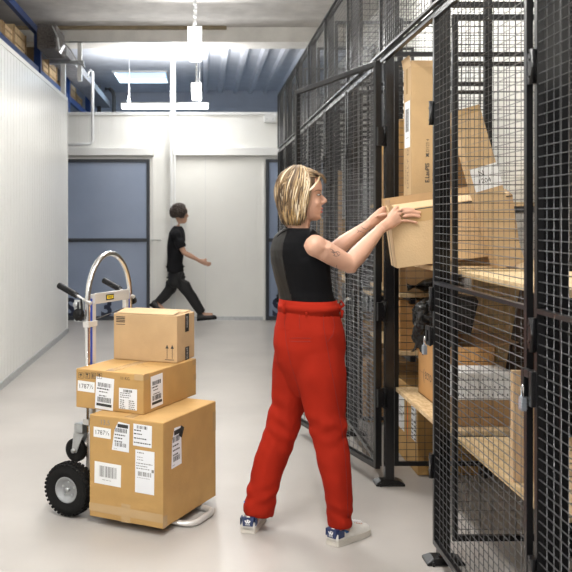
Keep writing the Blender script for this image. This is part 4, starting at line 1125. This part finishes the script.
# right-edge cabinet seen behind the last mesh
m=MB(); m.box(1.14,1.9,1.75,2.45,.03,1.9); cb=m.build('steel_cabinet','cabinet',None,.004,label='dark grey steel cabinet at the far right edge behind mesh',cat='cabinet')
m=MB(); m.box(1.135,1.14,1.78,2.42,.06,1.86); m.build('cabinet_door','black_board',cb)

# stored things seen through the open door; black panels added to darken cages
far_items=[
 ('cardboard_sheet',1.10,1.13,6.35,6.75,.02,1.42,'card','tall brown cardboard sheet upright in the first cage beyond the open door'),
 ('storage_case',1.12,1.7,6.15,6.85,.98,1.40,'black_board','black trunk on the shelf of the first cage beyond the open door'),
 ('cardboard_sheet',1.09,1.13,7.15,7.30,.02,1.85,'plywood','narrow light plank upright in the second cage beyond the open door'),
 ('black_screen',1.12,1.16,7.40,8.0,.02,2.1,'black_board','tall black screen panel in the second cage beyond the open door'),
 ('brown_carton',1.10,1.6,7.2,7.9,.02,.62,'card_brown','dark brown carton on the floor of the second cage beyond the open door'),
 ('cardboard_sheet',1.10,1.13,8.35,8.60,.02,1.75,'card_light','pale cardboard sheet upright in the third cage beyond the open door'),
 ('black_screen',1.12,1.16,8.65,9.15,.02,2.2,'black_board','tall black screen panel in the third cage beyond the open door'),
 ('brown_carton',1.10,1.6,9.4,10.1,.98,1.45,'card','brown carton on the shelf of the fourth cage beyond the open door'),
 ('black_screen',1.12,1.16,10.45,11.3,.02,2.2,'black_board','tall black screen panel in the fifth cage beyond the open door'),
 ('black_screen',1.12,1.16,11.5,12.4,.02,2.25,'black_board','tall black screen panel in the last cage by the back wall'),
 ('black_screen',1.3,1.34,6.2,6.85,1.42,2.6,'black_board','black panel standing on the trunk in the first cage beyond the open door'),
 ('pale_board',1.13,1.16,6.78,6.86,.02,1.7,'plywood','thin pale batten upright beside the trunk in the first cage'),
 ('brown_carton',1.15,1.55,6.2,6.8,.02,.45,'card_brown','brown carton on the floor of the first cage beyond the open door'),
]
for nme,x0,x1,y0,y1,z0,z1,mt,lab in far_items:
    carton(nme,x0,x1,y0,y1,z0,z1,mt,lab,cat={'cardboard_sheet':'board','storage_case':'trunk','black_screen':'panel','brown_carton':'box','pale_board':'board'}[nme],tapec=nme=='brown_carton')

# ================================================================== HELD BOX
root=W(397,268.5,4.15)
e=empty('held_box',root,'open light brown cardboard box the woman is sliding onto the upper shelf','box')
a=math.radians(8.0); yw=math.radians(-6.5)
ux=V((math.cos(a)*math.cos(yw),math.sin(yw),math.sin(a))).normalized(); uy=V((-math.sin(yw),math.cos(yw),0)).normalized(); uz=ux.cross(uy).normalized()
HL,HD,HH=.57,.27,.268
m=MB(); m.obox(root,ux*HL,uy*HD,uz*(HH-.012)); hb=m.build('box_body','card_pale',e,.003)
m=MB(); m.obox(root+uz*(HH-.012)+ux*.003+uy*.003,ux*(HL-.006),uy*(HD-.006),uz*.002); m.build('box_inside','card_inner',e)
m=MB(); m.obox(root+uz*(HH-.012),ux*HL,uy*.004,uz*.012); m.obox(root+uz*(HH-.012)+uy*(HD-.004),ux*HL,uy*.004,uz*.012); m.obox(root+uz*(HH-.012),ux*.004,uy*HD,uz*.012); m.build('rim','card_pale',e)
T=root+uz*HH
m=MB(); m.obox(T,ux*HL,uy*.12+uz*.028,uz*.004); m.build('flap','card_pale',e)
m=MB(); m.obox(T+uy*(HD-.004),ux*HL,uz*.070+uy*.02,uy*.004); m.build('flap','card_inner',e)
m=MB(); m.obox(T,uy*HD,uz*.060+ux*.012,ux*.004); m.build('flap','card_inner',e)
m=MB(); m.obox(T-uy*.0012-uz*.006,ux*HL,uy*.001,uz*.005); m.obox(root+ux*-.0012+uy*.16,uy*.006,uz*HH,ux*.001); m.build('edge_seam','ink',hb)
m=MB(); m.obox(T-uy*.0010-uz*.062,ux*(HL*.5),uy*.001,uz*.056); m.build('tape','tape_clear',hb)
# lower brown box lying below right of held box on shelf: dark gap board
# ================================================================== CARTONS ON THE HAND TRUCK
def tcarton(base,yaw,wu,wv,h,m_,label):
    """near corner, front face runs to the left, side face runs away"""
    u=V((-math.cos(yaw),math.sin(yaw),0)); v=V((math.sin(yaw),math.cos(yaw),0))
    m=MB(); m.obox(base,u*wu,v*wv,(0,0,h)); b=m.build('carton',m_,None,.005,label=label,cat='box',group='cartons stacked on the hand truck')
    ff=Face(base+u*wu+V((0,0,h)),-u,(0,0,-1)); fs=Face(base+V((0,0,h)),v,(0,0,-1)); ft=Face(base+u*wu+v*wv+V((0,0,h)),-u,-v)
    return b,ff,fs,ft,u,v
def along(f,b,fn=None): pass
Z0=.034
yaw1=math.radians(27)
B1=V((-.183,4.03,Z0)); b,ff,fs,ft,U,Vv=tcarton(B1,yaw1,.405,.55,.487,'card','large ochre carton at the bottom of the stack on the hand truck')
# px -> face coords helpers (front face 88..163 px wide, 107 px tall)
def fp(x): return (x-88.5)/75.0*.405
def fz(y,x): 
    t=(x-88.5)/75.0; top=411+12*t; bot=516.5+11.5*t; return (y-top)/(bot-top)*.487
def lab(kind,x0,y0,x1,y1,seed,**k):
    xm=(x0+x1)/2; a0,a1=fp(x0),fp(x1); c0_,c1_=fz(y0,xm),fz(y1,xm); shiplabel(b,ff,a0,c0_,a1-a0,c1_-c0_,kind,seed,**k)
lab('hand:1787½',93,425.5,111,436,2,rot=.02)
lab('shiptop',112.5,420.5,130,450,3,rot=.03,torn=True)
lab('thick',134,424,152.5,446,5,rot=.02)
lab('code',94,462,121.5,484.5,6,rot=.02)
lab('doc',136,450,155,493,7,rot=.01)
m=MB(); ff.text(m,'13,5',fp(105),fz(418,105)+.012,.034,.001,0); m.build('handwriting','ink_grey',b)
tapes(b,(ff,.18,.40,.05,.087),(ff,.0,.42,.405,.04))
tapes(b,(fs,.0,.43,.04,.055),(fs,.51,.05,.035,.10))
m=MB(); ft.rect(m,.18,0,.05,.525,.0004,0,.0003); m.build('tape','tape_clear',b)
lb=shiplabel(b,fs,.075,.045,.10,.185,'shiptop',9,rot=-.03,torn=True)
m=MB(); fs.rect(m,.155,.05,.035,.05,.0022,0,.0004,rot=.5); m.build('sticker','tape_black',b)
yaw2=math.radians(27)
B2=V((-.283,4.19,Z0+.488)); b2,f2_,s2_,t2_,U2,V2=tcarton(B2,yaw2,.390,.545,.192,'card','flat wide ochre carton in the middle of the stack with four labels')
def g(x): return (x-76.3)/67.0*.378
def gz(y,x): 
    t=(x-76.3)/67.0; top=370.3+4.6*t; bot=408.9+6.6*t; return (y-top)/(bot-top)*.192
def lab2(kind,x0,y0,x1,y1,seed,**k):
    xm=(x0+x1)/2; shiplabel(b2,f2_,g(x0),gz(y0,xm),g(x1)-g(x0),gz(y1,xm)-gz(y0,xm),kind,seed,**k)
lab2('hand:1787½',78.3,383,96,393.5,2,rot=.03)
lab2('ship',97,379,115.5,411,11,rot=.05)
lab2('grid',121,389.5,139,410.5,13,rot=.01)
m=MB()
for i,x in enumerate((79.2,85.8,92.2,98.6)):
    a0=g(x); z0=gz(374.3,x); w_=.027; h_=.026
    f2_.rect(m,a0,z0,w_,.0018,.0006); f2_.rect(m,a0,z0+h_,w_,.0018,.0006); f2_.rect(m,a0,z0,.0018,h_,.0006); f2_.rect(m,a0+w_,z0,.0018,h_+.0018,.0006)
    if i==0: f2_.poly(m,[(a0+.003,z0+.013),(a0+.0135,z0+.004),(a0+.024,z0+.013)],.001); f2_.rect(m,a0+.012,z0+.013,.003,.008,.0008)
    if i==1: f2_.poly(m,[(a0+.005,z0+.004),(a0+.022,z0+.004),(a0+.0135,z0+.015)],.001); f2_.rect(m,a0+.012,z0+.012,.003,.008,.0008); f2_.rect(m,a0+.008,z0+.020,.011,.002,.0008)
    if i==2: f2_.rect(m,a0+.007,z0+.005,.004,.018,.0008); f2_.rect(m,a0+.016,z0+.005,.004,.018,.0008)
    if i==3: f2_.poly(m,[(a0+.003,z0+.012),(a0+.0135,z0+.003),(a0+.024,z0+.012)],.001); f2_.rect(m,a0+.012,z0+.012,.003,.01,.0008)
f2_.text(m,'11 KG',g(127),gz(379.5,127),.020,.0008,0)
m.build('printed_symbols','ink',b2)
tapes(b2,(s2_,0,0,.05,.03),(s2_,.50,0,.04,.03),(s2_,.51,.08,.03,.03),(f2_,.34,0,.048,.03))
m=MB(); t2_.rect(m,.165,0,.05,.535,.0004,0,.0003); m.build('tape','tape_clear',b2)
shiplabel(b2,s2_,.068,.020,.115,.155,'ship',15,rot=-.02)
yaw3=math.radians(22)
B3=V((-.133,4.51,Z0+.681)); b3,f3_,s3_,t3_,U3,V3=tcarton(B3,yaw3,.366,.235,.243,'card_light','smaller light brown carton on top of the stack with black tape')
m=MB()
for i in range(4): f3_.rect(m,.016,.016+i*.0085,.052,.0045,.0006,0,.0003)
f3_.rect(m,.016,.056,.052,.003,.0006,0,.0003)
for i,xx in enumerate((.309,.338)):
    f3_.rect(m,xx,.165,.0028,.058,.0006,0,.0003); f3_.poly(m,[(xx-.008,.170),(xx+.0014,.150),(xx+.0108,.170)],.001)
f3_.rect(m,.298,.226,.052,.003,.0006,0,.0003); m.build('printed_symbols','ink',b3)
tapes(b3,(s3_,.105,.0,.052,.095),(s3_,.105,.175,.052,.068),mt='tape_black')
m=MB(); s3_.text(m,'prime',.131,.045,.026,.0015,0,rot=math.pi/2); s3_.text(m,'prime',.131,.21,.026,.0015,0,rot=math.pi/2); m.build('tape_print','paper',b3)
m=MB(); m.obox(B3+V((0,0,.2445))+V3*.118+U3*.01,U3*.345,V3*.112,V((0,0,.012))+V3*.0); 
m=MB(); m.obox(B3+V((0,0,.244))+V3*.12+U3*.02,U3*.33,V3*.113+V((0,0,.004)),V((0,0,.003))); m.build('flap','card_light',b3)
m=MB(); m.obox(B3+V((0,0,.244))+V3*.003+U3*.02,U3*.33,V3*.10+V((0,0,.016)),V((0,0,.003))); m.build('flap','card_light',b3)

# ================================================================== HAND TRUCK
R1=V((-.592,4.515,0)); Wt=.41; vh=Vv.copy(); uh=U.copy()      # uh points away from the load
R2=R1+vh*Wt
e=empty('hand_truck',R1,'aluminium hand truck with chrome hoop handle behind the stacked cartons','hand truck')
def tb(pts,rad,name,mt,n=12,parent=None,**k):
    m=MB(); m.tube(pts,rad,n,**k); return m.build(name,mt,parent or e)
zc=1.03; top=1.272; pts=[R1+V((0,0,.12)),R1+V((0,0,.6)),R1+V((0,0,zc-.08))]
for k in range(17):
    t=math.pi*k/16; pts.append(R1+vh*(Wt/2-Wt/2*math.cos(t))+V((0,0,zc+(top-zc)*math.sin(t))))
pts+= [R2+V((0,0,zc-.08)),R2+V((0,0,.6)),R2+V((0,0,.12))]
tb(pts,.0145,'hoop_handle','chrome',14)
for s,R in ((1,R1),(-1,R2)):
    m=MB(); o=R+vh*(s*.045); m.obox(o-vh*.014-uh*.012,vh*.028,uh*.024,V((0,0,1.06-.10))+V((0,0,0))) ; 
    m=MB(); m.obox(o-vh*.014-uh*.012+V((0,0,.10)),vh*.028,uh*.024,V((0,0,.965))); m.build('side_rail','alu',e,.002)
    m=MB(); o=R+vh*(s*.0235); m.obox(o-vh*.006-uh*.010+V((0,0,.55)),vh*.012,uh*.018,V((0,0,.495))); m.build('blue_insert','blue_paint',e)
    for z in (.90,.40):
        m=MB(); m.obox(R-vh*.018*1-uh*.018+V((0,0,z))+(vh*(0 if s>0 else -.045)),vh*.082,uh*.036,V((0,0,.03))); m.build('rail_clamp','alu',e,.002)
m=MB(); m.obox(R1+vh*.035-uh*.020+V((0,0,1.015)),vh*(Wt-.07),uh*.010,V((0,0,.055))); cbx=m.build('cross_plate','alu',e,.002)
f=Face(R1+vh*.035-uh*.020+V((0,0,1.07)),vh,(0,0,-1))
m=MB(); f.rect(m,.105,.013,.075,.03,.0004,0,.001); bd=m.build('badge','tape_black',cbx)
m=MB(); f.rect(m,.113,.019,.06,.018,.0016,0,.0005); bb=m.build('badge_face','yellow',cbx)
m=MB(); f.text(m,'Wolf',.143,.028,.02,.0023,0,bold=.0005); m.build('badge_lettering','ink',cbx)
for z in (.70,.30): tb([R1+vh*.05+V((0,0,z)),R2-vh*.05+V((0,0,z))],.009,'cross_bar','alu',8)
tb([R1+vh*.05+V((0,0,.93)),R2-vh*.03+V((0,0,.97))],.004,'lock_rod','duct_dark',8)
for i,R in enumerate((R1,R2)):
    st=R+V((0,0,1.035))-vh*(.01 if i==0 else -.0); d_=(uh*.93+V((0,0,.40))-vh*.0).normalized()
    tb([st-d_*.03,st+d_*.09],.011,'handle_tube','alu',10)
    m=MB(); gp=[];rd=[]
    for k in range(15): gp.append(st+d_*(.065+.125*k/14)); rd.append(.0175 if k%2 else .0155)
    m.tube(gp,rd,12); m.build('grip','grip',e)
m=MB(); kn=R1+uh*.03-vh*.035+V((0,0,.965)); 
for k in range(6): m.ell(kn+uh*(.022*math.cos(k*math.pi/3))+V((0,0,.022*math.sin(k*math.pi/3))),(.013,.013,.013),n=10,k=6)
m.lathe(kn-vh*.015,vh,[(0,.002),(0,.028),(.03,.028),(.03,.002)],16); m.build('star_knob','grip',e)
m=MB(); m.obox(R1+uh*.01-vh*.025+V((0,0,.99)),uh*.055,vh*.006,V((0,0,.05))); m.lathe(R1+uh*.055-vh*.03+V((0,0,1.015)),vh,[(0,.001),(0,.016),(.012,.016),(.012,.001)],14); m.obox(R1+uh*.015-vh*.028+V((0,0,.93)),uh*.05,vh*.006,V((0,0,.035))); m.build('pivot_bracket','galv',e)
tb([R1+uh*.02-vh*.03+V((0,0,1.045)),R1+uh*.005-vh*.045+V((0,0,1.02)),R1+uh*.0-vh*.05+V((0,0,.97)),R1+uh*.015-vh*.05+V((0,0,.955)),R1+uh*.028-vh*.045+V((0,0,.985)),R1+uh*.035-vh*.035+V((0,0,1.03))],.005,'cable','rubber',8)
kn=R2+vh*.035+V((0,0,1.0)); m=MB()
m.lathe(kn-vh*.01,vh,[(0,.002),(0,.02),(.02,.02),(.02,.002)],14); m.build('star_knob','grip',e)
# casters
for i,R in enumerate((R1,R2)):
    c=R+uh*.055-vh*(.02)+V((0,0,.27))
    m=MB(); m.obox(R+uh*.012-vh*.03+V((0,0,.355)),uh*.05,vh*.055,V((0,0,.05))); m.obox(R+uh*.02-vh*.032+V((0,0,.305)),uh*.07,vh*.05,V((0,0,.006)))
    for s_ in (-.026,.02): m.hexa([c+uh*-.015+vh*s_+V((0,0,-.01)),c+uh*.012+vh*s_+V((0,0,-.01)),c+uh*.012+vh*(s_+.005)+V((0,0,-.01)),c+uh*-.015+vh*(s_+.005)+V((0,0,-.01)),
                               c+uh*-.06+vh*s_+V((0,0,.09)),c+uh*.0+vh*s_+V((0,0,.09)),c+uh*.0+vh*(s_+.005)+V((0,0,.09)),c+uh*-.06+vh*(s_+.005)+V((0,0,.09))])
    m.lathe(c-vh*.034,vh,[(0,.001),(0,.012),(.065,.012),(.065,.001)],10); m.build('caster_fork','galv',e)
    m=MB(); m.lathe(c-vh*.018,vh,[(0,.02),(-.001,.045),(.0,.052),(.006,.060),(.026,.060),(.032,.052),(.033,.045),(.032,.02)],28); m.build('caster_wheel','rubber',e)
# big wheels
def wheel(c,axis):
    m=MB(); R_=.128; 
    m.lathe(c,axis,[(-.030,.060),(-.036,.066),(-.043,.080),(-.044,.098),(-.038,.115),(-.028,.124),(0,.127),(.028,.124),(.038,.115),(.044,.098),(.043,.080),(.036,.066),(.030,.060)],48,caps=False)
    a_,b_=frame_from(axis)
    for k in range(36):
        for row,(h0,h1,off,r0) in enumerate(((-.042,-.026,0,.118),(-.022,-.004,.5,.1245),(.004,.022,0,.1245),(.026,.042,.5,.118))):
            t=2*math.pi*(k+off)/36; rd=a_*math.cos(t)+b_*math.sin(t); tg=axis.cross(rd)
            m.obox(c+axis*h0+rd*r0-tg*.006,axis*(h1-h0),tg*.012,rd*(.0065))
    w=m.build('tire','rubber',e)
    m=MB(); m.lathe(c,axis,[(-.012,.001),(-.012,.020),(-.010,.03),(-.012,.040),(-.026,.052),(-.036,.058),(-.036,.063),(-.03,.066),(.03,.066),(.03,.02),(.03,.001)],32); h=m.build('wheel_hub','hub_grey',w)
    m=MB()
    for k in range(5):
        t=2*math.pi*k/5+.3; m.lathe(c-axis*.016+(a_*math.cos(t)+b_*math.sin(t))*.034,axis,[(0,.001),(0,.005),(.01,.005),(.01,.001)],6)
    m.lathe(c-axis*.030,axis,[(0,.001),(0,.011),(.02,.012),(.02,.001)],6); m.build('wheel_bolt','galv',w)
wc=R1-uh*.030-vh*.195+V((0,0,.131)); wheel(wc,vh.copy())
wheel(R2+uh*.0+vh*.215+V((0,0,.131)),vh.copy())
tb([wc-vh*.02,R2+vh*.215+V((0,0,.131))],.011,'axle','galv',10)
for R in (R1+vh*.045,R2-vh*.045):
    m=MB(); m.obox(R+V((0,0,.025))-uh*.01,uh*.03,vh*.01,V((0,0,.15))); m.build('axle_bracket','galv',e)
# toe: plate and folding tube loop under the carton
dn=-uh
m=MB(); m.obox(R1+vh*.02+V((0,0,.018)),vh*.22,dn*.17,V((0,0,.006))); m.build('toe_plate','alu',e,.001)
zt=.016; a0=R1; L=.54; w_=Wt-.04; rr_=.05
RT=V((-.590,4.265,0))
def q_(s_,t_): return RT+dn*s_+vh*t_+V((0,0,zt))
t0,t1=.13,.375
pts=[q_(.0,t0),q_(L-rr_,t0),q_(L-.3*rr_,t0+.3*rr_),q_(L,t0+rr_),q_(L,t1-rr_),q_(L-.3*rr_,t1-.3*rr_),q_(L-rr_,t1),q_(.05,t1)]
tb(pts,.0145,'toe_loop','alu',12)
# ================================================================== CAMERA / WORLD / VIEW
cd=bpy.data.cameras.new('camera'); co=bpy.data.objects.new('camera',cd); COL.objects.link(co)
co.location=(0,0,CH); co.rotation_euler=(math.pi/2,0,0); cd.sensor_width=36; cd.lens=FX/572*36
cd.shift_x=(286-CX)/572; cd.shift_y=-(286-HY)/572; cd.clip_start=.05; cd.clip_end=100
cd.dof.use_dof=True; cd.dof.focus_distance=4.2; cd.dof.aperture_fstop=7.0
SC.camera=co
wd=bpy.data.worlds.new('world'); SC.world=wd; wd.use_nodes=True
bgn=wd.node_tree.nodes['Background']; bgn.inputs[0].default_value=(.95,.97,1,1); bgn.inputs[1].default_value=.45
SC.view_settings.view_transform='Standard'; SC.view_settings.look='None'; SC.view_settings.gamma=1; SC.view_settings.use_curve_mapping=False
SC.view_settings.exposure=-.12
SC.cycles.use_denoising=True
SC.cycles.max_bounces=8; SC.cycles.diffuse_bounces=5; SC.cycles.glossy_bounces=4
